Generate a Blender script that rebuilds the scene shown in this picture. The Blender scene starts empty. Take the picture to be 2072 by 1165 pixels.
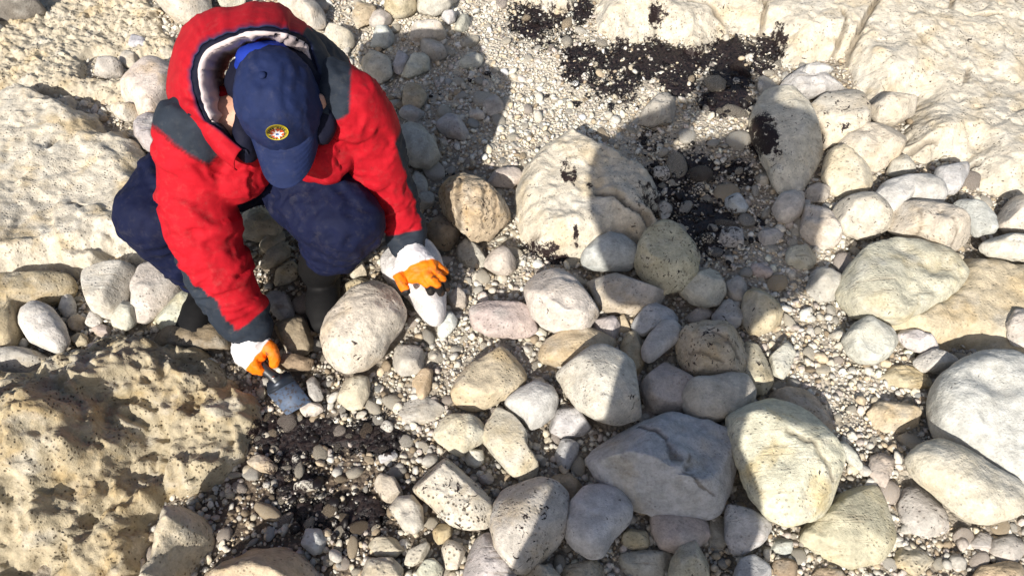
import bpy, bmesh, math, random
import numpy as np
from mathutils import Vector, Matrix

# ---------------------------------------------------------------- camera, sky, sun, exposure
sc = bpy.context.scene
C = sc.collection
R = math.radians
FPX, W, H, HC, PITCH = 1500.0, 2072.0, 1165.0, 1.70, R(55)
cam_d = bpy.data.cameras.new('camera'); cam = bpy.data.objects.new('camera', cam_d); C.objects.link(cam)
cam.location = (0, 0, HC); cam.rotation_euler = (R(90) - PITCH, 0, 0)
cam_d.sensor_width = 36.0; cam_d.lens = 36.0 * FPX / W; cam_d.clip_start = 0.02; cam_d.clip_end = 200
sc.camera = cam
SUN_EL, SUN_AZ = R(37.2), R(20.0)            # light travels towards (sin az, cos az)
w = bpy.data.worlds.new('World'); sc.world = w; w.use_nodes = True
nt = w.node_tree; nt.nodes.clear()
sky = nt.nodes.new('ShaderNodeTexSky'); sky.sky_type = 'NISHITA'; sky.sun_disc = False
sky.dust_density = 2.5; sky.ozone_density = .5; sky.sun_elevation = SUN_EL; sky.sun_rotation = math.pi + SUN_AZ
bg = nt.nodes.new('ShaderNodeBackground'); bg.inputs['Strength'].default_value = 0.072
wo = nt.nodes.new('ShaderNodeOutputWorld')
nt.links.new(sky.outputs[0], bg.inputs[0]); nt.links.new(bg.outputs[0], wo.inputs[0])
sl = bpy.data.lights.new('sun', 'SUN'); sl.energy = 4.2; sl.angle = R(0.55); sl.color = (1.0, 0.935, 0.835)
so = bpy.data.objects.new('sun', sl); C.objects.link(so)
LDIR = Vector((math.sin(SUN_AZ) * math.cos(SUN_EL), math.cos(SUN_AZ) * math.cos(SUN_EL), -math.sin(SUN_EL)))
so.rotation_euler = LDIR.to_track_quat('-Z', 'Y').to_euler(); so.location = (-2, -4, 5)
sc.view_settings.view_transform = 'Standard'; sc.view_settings.look = 'None'
sc.view_settings.exposure = 0.58; sc.view_settings.gamma = 1.0
sc.render.engine = 'CYCLES'
sc.cycles.max_bounces = 6

rng = np.random.default_rng(7)
random.seed(7)

# ---------------------------------------------------------------- helpers
SP, CP = math.sin(PITCH), math.cos(PITCH)
def U(px, py, z=0.0):
    """the point at height z that the photograph shows at pixel (px, py)"""
    px = np.asarray(px, float); py = np.asarray(py, float); z = np.asarray(z, float)
    u = H / 2 - py; x = px - W / 2
    down = FPX * SP - u * CP; fwd = FPX * CP + u * SP
    t = (HC - z) / down
    return np.stack(np.broadcast_arrays(x * t, fwd * t, z), -1)
def P2(p):
    p = np.asarray(p, float); dz = HC - p[..., 2]
    dep = p[..., 1] * CP + dz * SP; up = p[..., 1] * SP - dz * CP
    return np.stack([W / 2 + FPX * p[..., 0] / dep, H / 2 - FPX * up / dep], -1)
def V(px, py, z): return Vector(U(px, py, z).tolist())

_perm = np.random.default_rng(3).permutation(256); _perm = np.concatenate([_perm, _perm, _perm])
_g = np.random.default_rng(4).normal(size=(256, 3)); _g /= np.linalg.norm(_g, axis=1)[:, None]
def perlin(p):
    p = np.asarray(p, float); i = np.floor(p).astype(int); f = p - i; i &= 255
    u = f * f * f * (f * (f * 6 - 15) + 10)
    out = 0
    for dx in (0, 1):
        wx = u[:, 0] if dx else 1 - u[:, 0]
        for dy in (0, 1):
            wy = u[:, 1] if dy else 1 - u[:, 1]
            for dz in (0, 1):
                wz = u[:, 2] if dz else 1 - u[:, 2]
                h = _perm[_perm[_perm[(i[:, 0] + dx) & 255] + ((i[:, 1] + dy) & 255)] + ((i[:, 2] + dz) & 255)]
                g = _g[h]
                out = out + wx * wy * wz * (g[:, 0] * (f[:, 0] - dx) + g[:, 1] * (f[:, 1] - dy) + g[:, 2] * (f[:, 2] - dz))
    return out * 1.5
def fbm(p, oct=4, gain=0.5):
    a, s, o = 1.0, 0, 0
    p = np.asarray(p, float)
    for k in range(oct):
        s = s + a * perlin(p * (2.03 ** k) + 17.3 * k); a *= gain
    return s
def ridged(p, oct=4, gain=0.5):
    a, s = 1.0, 0
    p = np.asarray(p, float)
    for k in range(oct):
        s = s + a * (1 - 2 * np.abs(perlin(p * (2.03 ** k) + 31.7 * k))); a *= gain
    return s
def smooth(e0, e1, x):
    t = np.clip((x - e0) / (e1 - e0), 0, 1); return t * t * (3 - 2 * t)
def sdist(pts, poly):
    """signed distance of 2-D points to a polygon, positive inside"""
    pts = np.asarray(pts, float); poly = np.asarray(poly, float)
    d = np.full(len(pts), 1e9); ins = np.zeros(len(pts), bool); n = len(poly)
    for k in range(n):
        a, b = poly[k], poly[(k + 1) % n]
        e = b - a; v = pts - a
        t = np.clip((v @ e) / max(e @ e, 1e-12), 0, 1)
        d = np.minimum(d, ((v - t[:, None] * e) ** 2).sum(1))
        c = (a[1] > pts[:, 1]) != (b[1] > pts[:, 1])
        with np.errstate(divide='ignore', invalid='ignore'):
            xx = a[0] + (pts[:, 1] - a[1]) / (b[1] - a[1]) * e[0]
        ins ^= c & (pts[:, 0] < xx)
    d = np.sqrt(d); return np.where(ins, d, -d)
def lined(pts, line):
    d = np.full(len(pts), 1e9); line = np.asarray(line, float)
    for a, b in zip(line[:-1], line[1:]):
        e = b - a; v = pts - a
        t = np.clip((v @ e) / max(e @ e, 1e-12), 0, 1)
        d = np.minimum(d, ((v - t[:, None] * e) ** 2).sum(1))
    return np.sqrt(d)

def mesh_np(name, verts, faces, attrs=None, smooth_shade=True, colors=None):
    """verts (n,3), faces (m,k) all the same size, as one mesh"""
    me = bpy.data.meshes.new(name)
    verts = np.ascontiguousarray(verts, np.float32); faces = np.ascontiguousarray(faces, np.int32)
    m, k = faces.shape
    me.vertices.add(len(verts)); me.vertices.foreach_set('co', verts.ravel())
    me.loops.add(m * k); me.loops.foreach_set('vertex_index', faces.ravel())
    me.polygons.add(m); me.polygons.foreach_set('loop_start', np.arange(0, m * k, k, dtype=np.int32))
    me.polygons.foreach_set('use_smooth', np.full(m, smooth_shade, bool))
    me.update(calc_edges=True)
    for n_, a in (attrs or {}).items():
        at = me.attributes.new(n_, 'FLOAT', 'POINT'); at.data.foreach_set('value', np.ascontiguousarray(a, np.float32))
    if colors is not None:
        at = me.attributes.new('tint', 'FLOAT_COLOR', 'POINT')
        c4 = np.ones((len(verts), 4), np.float32); c4[:, :3] = colors; at.data.foreach_set('color', c4.ravel())
    me.validate(); return me
def link(name, me, mat=None, parent=None, loc=None):
    o = bpy.data.objects.new(name, me); C.objects.link(o)
    if mat is not None and me is not None:
        me.materials.clear(); me.materials.append(mat)
    if loc is not None: o.location = loc
    if parent is not None:
        o.parent = parent
    return o
def tag(o, label=None, cat=None, group=None, kind=None):
    if label: o['label'] = label
    if cat: o['category'] = cat
    if group: o['group'] = group
    if kind: o['kind'] = kind
    return o
def empty(name, loc):
    o = bpy.data.objects.new(name, None); C.objects.link(o); o.location = loc; o.empty_display_size = .05; return o

_ico = {}
def ico(level):
    if level not in _ico:
        bm = bmesh.new(); bmesh.ops.create_icosphere(bm, subdivisions=level, radius=1.0)
        v = np.array([x.co[:] for x in bm.verts]); f = np.array([[q.index for q in p.verts] for p in bm.faces]); bm.free()
        _ico[level] = (v / np.linalg.norm(v, axis=1)[:, None], f)
    return _ico[level]

# ---------------------------------------------------------------- materials
class NT:
    def __init__(s, name):
        s.m = bpy.data.materials.new(name); s.m.use_nodes = True; s.t = s.m.node_tree; s.t.nodes.clear()
        s.out = s.n('OutputMaterial'); s.b = s.n('BsdfPrincipled'); s.l(s.b.outputs[0], s.out.inputs[0])
    def n(s, t, **k):
        o = s.t.nodes.new('ShaderNode' + t)
        for a, b in k.items(): setattr(o, a, b)
        return o
    def l(s, a, b): s.t.links.new(a, b)
    def put(s, sock, v):
        if hasattr(v, 'links'): s.l(v, sock)
        else: sock.default_value = v
    def math(s, op, a, b=0.5, c=None):
        o = s.n('Math', operation=op); s.put(o.inputs[0], a); s.put(o.inputs[1], b)
        if c is not None: s.put(o.inputs[2], c)
        return o.outputs[0]
    def mr(s, v, a, b, c=0.0, d=1.0):
        o = s.n('MapRange', interpolation_type='SMOOTHSTEP'); s.put(o.inputs[0], v)
        for k, x in enumerate((a, b, c, d)): s.put(o.inputs[k + 1], x)
        return o.outputs[0]
    def mix(s, f, a, b, mode='MIX'):
        o = s.n('Mix', data_type='RGBA', blend_type=mode); s.put(o.inputs[0], f)
        s.put(o.inputs[6], a if hasattr(a, 'links') else (*a, 1)); s.put(o.inputs[7], b if hasattr(b, 'links') else (*b, 1))
        return o.outputs[2]
    def noise(s, vec, scale, detail=4, rough=.55, dist=0.0):
        o = s.n('TexNoise'); s.l(vec, o.inputs['Vector']); o.inputs['Scale'].default_value = scale
        o.inputs['Detail'].default_value = detail; o.inputs['Roughness'].default_value = rough; o.inputs['Distortion'].default_value = dist
        return o.outputs[0]
    def vor(s, vec, scale):
        o = s.n('TexVoronoi'); s.l(vec, o.inputs['Vector']); o.inputs['Scale'].default_value = scale; return o.outputs[0]
    def bump(s, h, strength, dist, prev=None):
        o = s.n('Bump'); o.inputs['Strength'].default_value = strength; o.inputs['Distance'].default_value = dist; s.l(h, o.inputs['Height'])
        if prev is not None: s.l(prev, o.inputs['Normal'])
        return o.outputs[0]

def rock_material(name):
    k = NT(name)
    oi = k.n('ObjectInfo'); tc = k.n('TexCoord')
    off = k.n('VectorMath', operation='ADD'); k.l(tc.outputs['Object'], off.inputs[0])
    cmb = k.n('CombineXYZ'); r1 = k.math('MULTIPLY', oi.outputs['Random'], 37.0)
    for i in range(3): k.l(r1, cmb.inputs[i])
    k.l(cmb.outputs[0], off.inputs[1]); v = off.outputs[0]
    def prop(n_):
        a = k.n('Attribute', attribute_type='OBJECT', attribute_name=n_); return a.outputs['Fac']
    def pt(n_):
        a = k.n('Attribute', attribute_type='GEOMETRY', attribute_name=n_); return a.outputs['Fac']
    base = oi.outputs['Color']
    big = k.noise(v, 9, 5, .6, .4)
    mid = k.noise(v, 34, 6, .65)
    fine = k.noise(v, 170, 4, .7)
    # warm iron stain patches
    st = k.math('MULTIPLY', k.mr(big, .46, .68), prop('stain'))
    col = k.mix(st, base, k.mix(1.0, base, (.88, .74, .50), 'MULTIPLY'))
    # cool pale bloom
    bl = k.math('MULTIPLY', k.mr(k.noise(v, 13, 3, .5), .52, .7), .35)
    col = k.mix(bl, col, (.60, .60, .57))
    # mottling and grain
    g = k.mr(mid, .28, .72, .72, 1.12); gv = k.n('CombineColor')
    for i in range(3): k.l(g, gv.inputs[i])
    col = k.mix(1.0, col, gv.outputs[0], 'MULTIPLY')
    g2 = k.mr(fine, .25, .75, .80, 1.12); gv2 = k.n('CombineColor')
    for i in range(3): k.l(g2, gv2.inputs[i])
    col = k.mix(.8, col, gv2.outputs[0], 'MULTIPLY')
    # bedding streaks
    mpn = k.n('Mapping'); mpn.inputs['Rotation'].default_value = (.5, .9, .6); mpn.inputs['Scale'].default_value = (8, 95, 30); k.l(v, mpn.inputs['Vector'])
    sk = k.math('MULTIPLY', k.math('MULTIPLY', k.mr(k.noise(mpn.outputs[0], 1.0, 4, .6, .5), .52, .72), k.mr(k.noise(v, 7, 2, .5), .42, .62)), prop('streak'))
    col = k.mix(k.math('MULTIPLY', sk, .8), col, (.24, .18, .12))
    # brown soil and dust in patches
    so_ = k.math('MULTIPLY', k.mr(k.noise(v, 26, 6, .7, .6), .56, .72), prop('pits'))
    col = k.mix(k.math('MULTIPLY', so_, .45), col, (.30, .225, .145))
    # pits
    vd = k.vor(v, 95); pm = k.mr(k.noise(v, 19, 3, .6), .44, .58)
    pit = k.math('MULTIPLY', k.math('MULTIPLY', k.mr(vd, .34, .14), pm), prop('pits'))
    col = k.mix(k.math('MULTIPLY', pit, .85), col, (.085, .062, .042))
    # wear: crack lines from geometry
    ck = pt('crack')
    col = k.mix(k.math('MULTIPLY', ck, .7), col, (.11, .085, .06))
    # tar spots and smears, plus large oil patches carried by the mesh
    vs = k.n('VectorMath', operation='SCALE'); k.l(v, vs.inputs[0]); k.l(k.math('ADD', .45, k.math('MULTIPLY', oi.outputs['Random'], 1.0)), vs.inputs['Scale'])
    tn = k.noise(vs.outputs[0], 62, 5, .66, .9)
    th = k.math('SUBTRACT', .735, k.math('MULTIPLY', prop('tar'), .23))
    tar = k.mr(tn, th, k.math('ADD', th, .035))
    on = k.noise(v, 55, 7, .78, .3)
    oil = k.mr(k.math('ADD', pt('oil'), k.math('MULTIPLY', k.math('SUBTRACT', on, .5), 1.5)), .46, .58)
    tar = k.math('MAXIMUM', tar, oil)
    col = k.mix(tar, col, (.021, .013, .013))
    k.l(col, k.b.inputs['Base Color'])
    rg = k.math('SUBTRACT', .92, k.math('MULTIPLY', tar, .5)); k.l(rg, k.b.inputs['Roughness'])
    k.b.inputs['Specular IOR Level'].default_value = .25
    h = k.math('ADD', k.math('MULTIPLY', mid, 1.0), k.math('MULTIPLY', fine, .35))
    h = k.math('SUBTRACT', k.math('SUBTRACT', h, k.math('MULTIPLY', pit, .8)), k.math('MULTIPLY', sk, .35))
    nb = k.bump(h, .75, .008)
    k.l(nb, k.b.inputs['Normal'])
    return k.m
ROCK = rock_material('limestone')

def gravel_material():
    k = NT('gravel'); tc = k.n('TexCoord'); v = tc.outputs['Object']
    a = k.n('Attribute', attribute_type='GEOMETRY', attribute_name='tint'); o = k.n('Attribute', attribute_type='GEOMETRY', attribute_name='oil')
    n1 = k.noise(v, 130, 4, .65); g = k.mr(n1, .25, .75, .68, 1.15); gv = k.n('CombineColor')
    for i in range(3): k.l(g, gv.inputs[i])
    col = k.mix(1.0, a.outputs['Color'], gv.outputs[0], 'MULTIPLY')
    on = k.noise(v, 150, 4, .7)
    oil = k.mr(k.math('ADD', o.outputs['Fac'], k.math('MULTIPLY', k.math('SUBTRACT', on, .5), 1.1)), .46, .56)
    col = k.mix(oil, col, (.013, .011, .012))
    k.l(col, k.b.inputs['Base Color']); k.l(k.math('SUBTRACT', .9, k.math('MULTIPLY', oil, .52)), k.b.inputs['Roughness'])
    k.b.inputs['Specular IOR Level'].default_value = .3
    k.l(k.bump(n1, .5, .003), k.b.inputs['Normal'])
    return k.m
GRAVEL = gravel_material()

def ground_material():
    k = NT('beach_bed'); tc = k.n('TexCoord'); v = tc.outputs['Object']
    n1 = k.noise(v, 60, 8, .75); n2 = k.noise(v, 5, 4, .6); vo = k.vor(v, 85)
    col = k.mix(k.mr(n1, .35, .65), (.12, .082, .055), (.36, .285, .205))
    col = k.mix(k.mr(vo, .25, .5), col, (.085, .06, .042))
    col = k.mix(k.mr(n2, .3, .7, 0, .4), col, (.26, .215, .165))
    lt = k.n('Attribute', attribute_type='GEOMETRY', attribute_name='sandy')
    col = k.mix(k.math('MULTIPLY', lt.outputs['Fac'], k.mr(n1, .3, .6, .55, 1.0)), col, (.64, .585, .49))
    o = k.n('Attribute', attribute_type='GEOMETRY', attribute_name='oil')
    oil = k.mr(k.math('ADD', o.outputs['Fac'], k.math('MULTIPLY', k.math('SUBTRACT', n1, .5), 1.0)), .42, .55)
    col = k.mix(oil, col, (.010, .009, .010))
    k.l(col, k.b.inputs['Base Color']); k.l(k.math('SUBTRACT', .95, k.math('MULTIPLY', oil, .7)), k.b.inputs['Roughness'])
    k.l(k.bump(k.math('SUBTRACT', n1, vo), .9, .01), k.b.inputs['Normal'])
    return k.m
GROUND = ground_material()

def cloth(name, color=None, rough=.75, weave=900, sheen=.0, dust=.0):
    k = NT(name); tc = k.n('TexCoord'); v = tc.outputs['Object']
    if color is None:
        a = k.n('Attribute', attribute_type='GEOMETRY', attribute_name='tint'); c = a.outputs['Color']
    else:
        rgb = k.n('RGB'); rgb.outputs[0].default_value = (*color, 1); c = rgb.outputs[0]
    n1 = k.noise(v, 26, 5, .6); g = k.mr(n1, .25, .75, .84, 1.12); gv = k.n('CombineColor')
    for i in range(3): k.l(g, gv.inputs[i])
    cc = k.mix(1.0, c, gv.outputs[0], 'MULTIPLY')
    if dust: cc = k.mix(k.math('MULTIPLY', k.mr(k.noise(v, 34, 8, .78), .50, .72), dust), cc, (.42, .38, .32))
    k.l(cc, k.b.inputs['Base Color'])
    k.b.inputs['Roughness'].default_value = rough; k.b.inputs['Specular IOR Level'].default_value = .14
    k.b.inputs['Sheen Weight'].default_value = sheen
    nb = k.bump(k.noise(v, weave, 2, .5), .18, .0012)
    nb = k.bump(k.noise(v, 38, 3, .5, .6), .35, .004, nb)
    k.l(nb, k.b.inputs['Normal']); return k.m
def plain(name, color, rough=.5, metal=0.0, spec=.5, grit=0.0):
    k = NT(name); tc = k.n('TexCoord'); v = tc.outputs['Object']
    n1 = k.noise(v, 60, 5, .65); g = k.mr(n1, .25, .75, .8, 1.15); gv = k.n('CombineColor')
    for i in range(3): k.l(g, gv.inputs[i])
    rgb = k.n('RGB'); rgb.outputs[0].default_value = (*color, 1)
    col = k.mix(1.0, rgb.outputs[0], gv.outputs[0], 'MULTIPLY')
    if grit: col = k.mix(k.math('MULTIPLY', k.mr(k.noise(v, 90, 6, .75), .50, .60), grit), col, (.06, .045, .035))
    k.l(col, k.b.inputs['Base Color']); k.b.inputs['Roughness'].default_value = rough
    k.b.inputs['Metallic'].default_value = metal; k.b.inputs['Specular IOR Level'].default_value = spec
    k.l(k.bump(n1, .2, .002), k.b.inputs['Normal']); return k.m

# ---------------------------------------------------------------- ground
OIL = [  # oil lying on the ground and on the shelf edge: centre, radii in the photograph, strength
 (1100,45,95,70,.66),(1170,20,40,45,.60),(1185,130,68,62,.68),(1290,125,105,72,.66),(1370,145,70,65,.64),(1460,130,75,85,.66),(1465,205,65,35,.85),(1545,110,50,60,.60),(1330,30,26,42,.60),(1350,10,10,40,.62),
 (1250,195,85,32,.52),(1545,275,42,60,.85),(1575,330,26,40,.6),(1500,355,50,45,.62),(1400,390,135,115,.56),(1440,475,85,75,.58),(1360,290,110,50,.42),(1475,160,55,90,.76),(1235,175,70,42,.62),(1145,345,16,42,.62),(1160,355,10,34,.60),(1166,478,9,38,.62),(1190,378,16,10,.55),(1285,470,12,10,.6),(1085,290,10,14,.5),
 (620,880,140,46,.85),(770,890,66,34,1.0),(545,870,60,45,.85),(690,905,90,26,.7),(560,800,60,40,.46),(610,960,100,65,.58),(1090,505,60,25,.60),(1130,525,40,14,.62),
 (930,400,60,60,.36),(900,470,60,40,.36),(860,200,40,20,.42),(960,160,50,30,.40),(690,1040,150,75,.54),(740,860,85,45,.56),(1700,830,60,60,.22),
 (1520,460,40,60,.48),(1575,90,30,60,.52),(690,700,50,90,.36),(1690,235,40,35,.40),(1105,195,14,10,.55),(1165,210,14,8,.55)]
def oil_at(pts3):
    q = P2(pts3); o = np.zeros(len(q))
    for cx, cy, rx, ry, s in OIL:
        r = np.sqrt(((q[:, 0] - cx) / rx) ** 2 + ((q[:, 1] - cy) / ry) ** 2)
        o = np.maximum(o, s * (1 - smooth(.35, 1.45, r)))
    p = np.column_stack([pts3[:, :2], np.zeros(len(q))])
    return np.where(o > .02, o + np.clip(o * 2, 0, 1) * (.26 * fbm(p * 8 + 2, 3) + .12 * fbm(p * 30, 2)), 0)
ZONES = [  # fine gravel: centre, radii (photograph), lightness of the gravel there, the rock's shade included
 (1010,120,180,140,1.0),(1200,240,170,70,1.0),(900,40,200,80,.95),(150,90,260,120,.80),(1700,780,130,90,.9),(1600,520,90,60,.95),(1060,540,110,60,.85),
 (1330,250,160,70,.8),(940,700,100,60,.8),(760,840,130,60,.7),(640,1030,180,110,.22),(600,900,160,70,.35),(1450,430,140,120,.6),(930,430,130,120,.6),(620,660,110,100,.40),(1870,960,90,90,.85)]  # darkest zone, lower left: tone lowered to carry the rough rock's shade
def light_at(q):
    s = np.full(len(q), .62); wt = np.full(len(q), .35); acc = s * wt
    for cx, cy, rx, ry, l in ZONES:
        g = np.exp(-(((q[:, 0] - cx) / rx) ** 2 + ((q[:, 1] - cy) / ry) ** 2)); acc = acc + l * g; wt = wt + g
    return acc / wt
def ground_z(xy):
    xy = np.asarray(xy, float)
    p = np.column_stack([xy[:, 0], xy[:, 1], np.zeros(len(xy))])
    return .022 * fbm(p * 1.7 + 5.1, 3) + .03 * smooth(1.6, 2.9, xy[:, 1])
def gz(px, py):
    return float(ground_z(U(px, py, 0.)[None, :2])[0])

def grid(x0, x1, y0, y1, res):
    nx = int((x1 - x0) / res) + 1; ny = int((y1 - y0) / res) + 1
    X, Y = np.meshgrid(np.linspace(x0, x1, nx), np.linspace(y0, y1, ny))
    idx = np.arange(nx * ny).reshape(ny, nx)
    f = np.stack([idx[:-1, :-1], idx[:-1, 1:], idx[1:, 1:], idx[1:, :-1]], -1).reshape(-1, 4)
    return np.column_stack([X.ravel(), Y.ravel()]), f
xs = np.concatenate([np.linspace(-40, -3.2, 14)[:-1], np.linspace(-3.2, 3.2, 321), np.linspace(3.2, 40, 14)[1:]])
ys = np.concatenate([np.linspace(-40, -1.2, 14)[:-1], np.linspace(-1.2, 4.2, 271), np.linspace(4.2, 40, 14)[1:]])
X, Y = np.meshgrid(xs, ys); xy = np.column_stack([X.ravel(), Y.ravel()])
idx = np.arange(len(xs) * len(ys)).reshape(len(ys), len(xs))
fc = np.stack([idx[:-1, :-1], idx[:-1, 1:], idx[1:, 1:], idx[1:, :-1]], -1).reshape(-1, 4)
p3 = np.column_stack([xy, ground_z(xy) + .006 * fbm(np.column_stack([xy, xy[:, 0] * 0]) * 22, 3)])
near = (np.abs(xy[:, 0]) < 3.2) & (xy[:, 1] > 0.1) & (xy[:, 1] < 4.2)
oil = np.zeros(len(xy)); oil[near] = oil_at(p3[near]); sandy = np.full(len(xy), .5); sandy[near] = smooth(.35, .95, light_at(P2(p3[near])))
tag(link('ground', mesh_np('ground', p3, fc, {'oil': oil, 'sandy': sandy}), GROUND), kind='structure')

# ---------------------------------------------------------------- rock shelves and big rough rocks (height fields)
TINT = dict(snow=(.72,.715,.69), cream=(.63,.58,.485), pale=(.60,.56,.48), white=(.61,.585,.53), chalk=(.56,.555,.525), grey=(.48,.46,.42), tan=(.53,.44,.32),
            pink=(.55,.49,.44), yellow=(.58,.50,.36), brown=(.30,.24,.17), cool=(.52,.53,.52), dark=(.22,.20,.18), olive=(.46,.40,.285), sand=(.56,.50,.39))
FOOT = []     # footprints (world xy) that keep gravel and pebbles out
LAND = []     # landmarks for the labels of pebbles: (short name, px, py)
def finish(o, tint, tar, stain, pits, streak=.35):
    o.color = (*tint, 1); o['tar'] = float(tar); o['stain'] = float(stain); o['pits'] = float(pits); o['streak'] = float(streak)
def hf_rock(name, label, cat, tint, poly, Ht, edge, res=.006, noise=(), slope=None, cracks=(), dents=(), bumps=(), tar=0., stain=.6, pits=.6, oilk=0., wob=.014, seed=0, zfoot=0.03, tpow=.6, ln=None, group=None):
    P = U(np.array(poly)[:, 0], np.array(poly)[:, 1], zfoot)[:, :2]
    x0, y0 = P.min(0) - .03; x1, y1 = P.max(0) + .03
    x0 = max(x0, -2.9); x1 = min(x1, 2.9); y1 = min(y1, 3.6); y0 = max(y0, -.6)
    q, f = grid(x0, x1, y0, y1, res)
    q3 = np.column_stack([q, np.full(len(q), seed * 3.7)])
    d = sdist(q, P) + wob * fbm(q3 * 9, 4)
    pr = smooth(-.004, edge, d) ** tpow
    hh = np.full(len(q), Ht)
    if slope is not None:
        hh = hh + slope(q, d)
    z = pr * hh
    for kind, sc_, am in noise:
        if kind == 'f': z = z + am * fbm(q3 * sc_, 5) * pr
        elif kind == 'r': z = z + am * (ridged(q3 * sc_ + .35 * np.column_stack([fbm(q3 * sc_ * .7 + 9, 2)] * 3), 4) - .6) * pr
        elif kind == 's':   # stepped slabs
            n = fbm(q3 * sc_, 3) * 2.2; z = z + am * (np.floor(n) + smooth(.35, .65, n - np.floor(n))) * pr
        elif kind == 'p':   # pits
            n = perlin(q3 * sc_); z = z - am * smooth(.28, .55, n) * pr
    ck = np.zeros(len(q)); zt = Ht
    for line, wd, dp in cracks:
        L = U(np.array(line)[:, 0], np.array(line)[:, 1], zt)[:, :2]
        dl = lined(q, L) + .006 * fbm(q3 * 40 + 3, 3); g = 1 - smooth(wd * .25, wd, dl)
        z = z - dp * g; ck = np.maximum(ck, g * .9)
    for px, py, r, dp in dents:
        c = U(px, py, zt)[:2]; g = np.exp(-((q - c) ** 2).sum(1) / (r * r)); z = z - dp * g
    for px, py, r, dp in bumps:
        c = U(px, py, zt)[:2]; g = 1 - smooth(.5, 1.1, np.sqrt(((q - c) ** 2).sum(1)) / r); z = z + dp * g
    z = z + ground_z(q) - .05 * (1 - smooth(-.02, .015, d))
    keep = (d > -.02)[f].all(1); f = f[keep]
    used = np.unique(f); mp = np.full(len(q), -1); mp[used] = np.arange(len(used))
    v = np.column_stack([q, z])[used]; f = mp[f]
    o = oil_at(v) * oilk; c0 = v.mean(0)
    me = mesh_np(name, v - c0, f, {'oil': o, 'crack': ck[used]})
    ob = link(name, me, ROCK, loc=c0); tag(ob, label, cat, group); finish(ob, TINT[tint], tar, stain, pits)
    FOOT.append((P, -.01)); 
    if ln: LAND.append((ln, *np.mean(poly, 0)))
    return ob

hf_rock('rock_shelf', 'broad cream bedrock shelf with thin cracks and an oily lower edge', 'rock shelf', 'cream',
 [(1195,-120),(1192,-10),(1205,60),(1240,85),(1330,72),(1375,95),(1405,112),(1440,82),(1500,60),(1560,72),(1580,120),(1635,118),(1690,118),(1740,175),(1765,215),(1850,195),(1842,250),(1832,300),(1870,318),(1960,320),(1975,372),(2010,392),(2090,392),(2400,380),(2400,-120)],
 .085, .10, .0042, wob=.028, noise=(('f',1.9,.024),('s',2.6,.010),('r',5,.005),('f',14,.0035),('f',48,.0018),('p',22,.006)),
 cracks=[([(1548,-40),(1549,30),(1556,65)],.012,.020),([(1785,-60),(1765,20),(1740,60),(1722,100),(1733,130)],.015,.030),([(1733,130),(1745,180),(1762,215)],.016,.030),([(1700,35),(1708,60),(1690,110)],.012,.018),
   ([(1920,-40),(1922,30),(1890,28)],.012,.020),([(1922,30),(1955,40),(2020,40)],.012,.020),([(2060,-10),(2090,20)],.012,.020),([(1855,80),(1875,105),(1910,118)],.012,.015),([(1390,5),(1430,10),(1470,28)],.012,.012),([(1960,140),(1955,165)],.012,.012),([(1825,285),(1900,275)],.012,.016),([(1960,322),(1990,312)],.012,.016),([(2045,-30),(2052,10),(2100,40)],.012,.014)],
 tar=.35, stain=.45, pits=.55, oilk=1.0, seed=2, ln='cream bedrock shelf')
hf_rock('rock_shelf', 'yellowish pale ledge on the left behind the bent knee', 'rock shelf', 'cream',
 [(-260,190),(10,205),(60,196),(150,205),(205,235),(280,300),(320,340),(345,400),(345,470),(300,520),(225,515),(190,540),(110,548),(0,560),(-260,580)],
 .09, .08, .005, wob=.045, noise=(('f',2.4,.030),('s',3.5,.010),('f',10,.005),('f',45,.0025),('p',17,.004),('p',34,.003)), cracks=[([(140,400),(165,412)],.008,.012),([(100,295),(110,285)],.012,.02)],
 tar=.12, stain=.75, pits=.5, oilk=.0, seed=5, ln='yellowish ledge behind the knee')
hf_rock('boulder', 'big rough pitted tan rock filling the lower left corner', 'boulder', 'olive',
 [(-400,800),(-60,745),(60,735),(150,705),(220,690),(300,692),(400,690),(445,715),(490,765),(520,830),(520,875),(495,920),(445,965),(400,985),(345,1015),(300,1060),(280,1130),(275,1330),(-500,1330)],
 .05, .05, .0045, noise=(('f',2.4,.085),('s',4.0,.036),('s',9,.015),('r',6,.012),('r',20,.008),('f',34,.008),('f',85,.005)),
 slope=lambda q, d: .27 * smooth(0, .75, d), tar=.3, stain=.7, pits=.9, oilk=.7, seed=9, wob=.03, ln='rough pitted rock')
hf_rock('boulder', 'cream boulder with a tarry streak and a low step, in the middle of the beach', 'boulder', 'cream',
 [(1038,385),(1052,350),(1085,312),(1130,282),(1165,278),(1200,300),(1262,330),(1312,348),(1338,380),(1336,412),(1322,432),(1352,462),(1358,490),(1300,500),(1240,492),(1180,515),(1125,520),(1078,500),(1045,450)],
 .12, .075, .005, noise=(('f',4,.022),('f',13,.010),('f',40,.004),('p',18,.006)), cracks=[([(1210,388),(1245,392),(1275,412),(1318,428)],.014,.025),([(1060,438),(1095,446)],.006,.012)],
 tar=.35, stain=.5, pits=.4, oilk=1.0, seed=12, ln='cream boulder with the tarry streak')
hf_rock('rock_shelf', 'smooth tan slab low at the right edge under a grey boulder', 'rock shelf', 'yellow',
 [(1950,515),(2000,516),(2090,535),(2300,560),(2300,760),(2072,740),(2030,720),(1960,698),(1880,705),(1815,680),(1780,640),(1880,600)],
 .075, .06, .006, noise=(('f',3,.02),('f',12,.006),('f',40,.003)), tar=.15, stain=.45, pits=.3, seed=15, ln='smooth tan slab')
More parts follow.
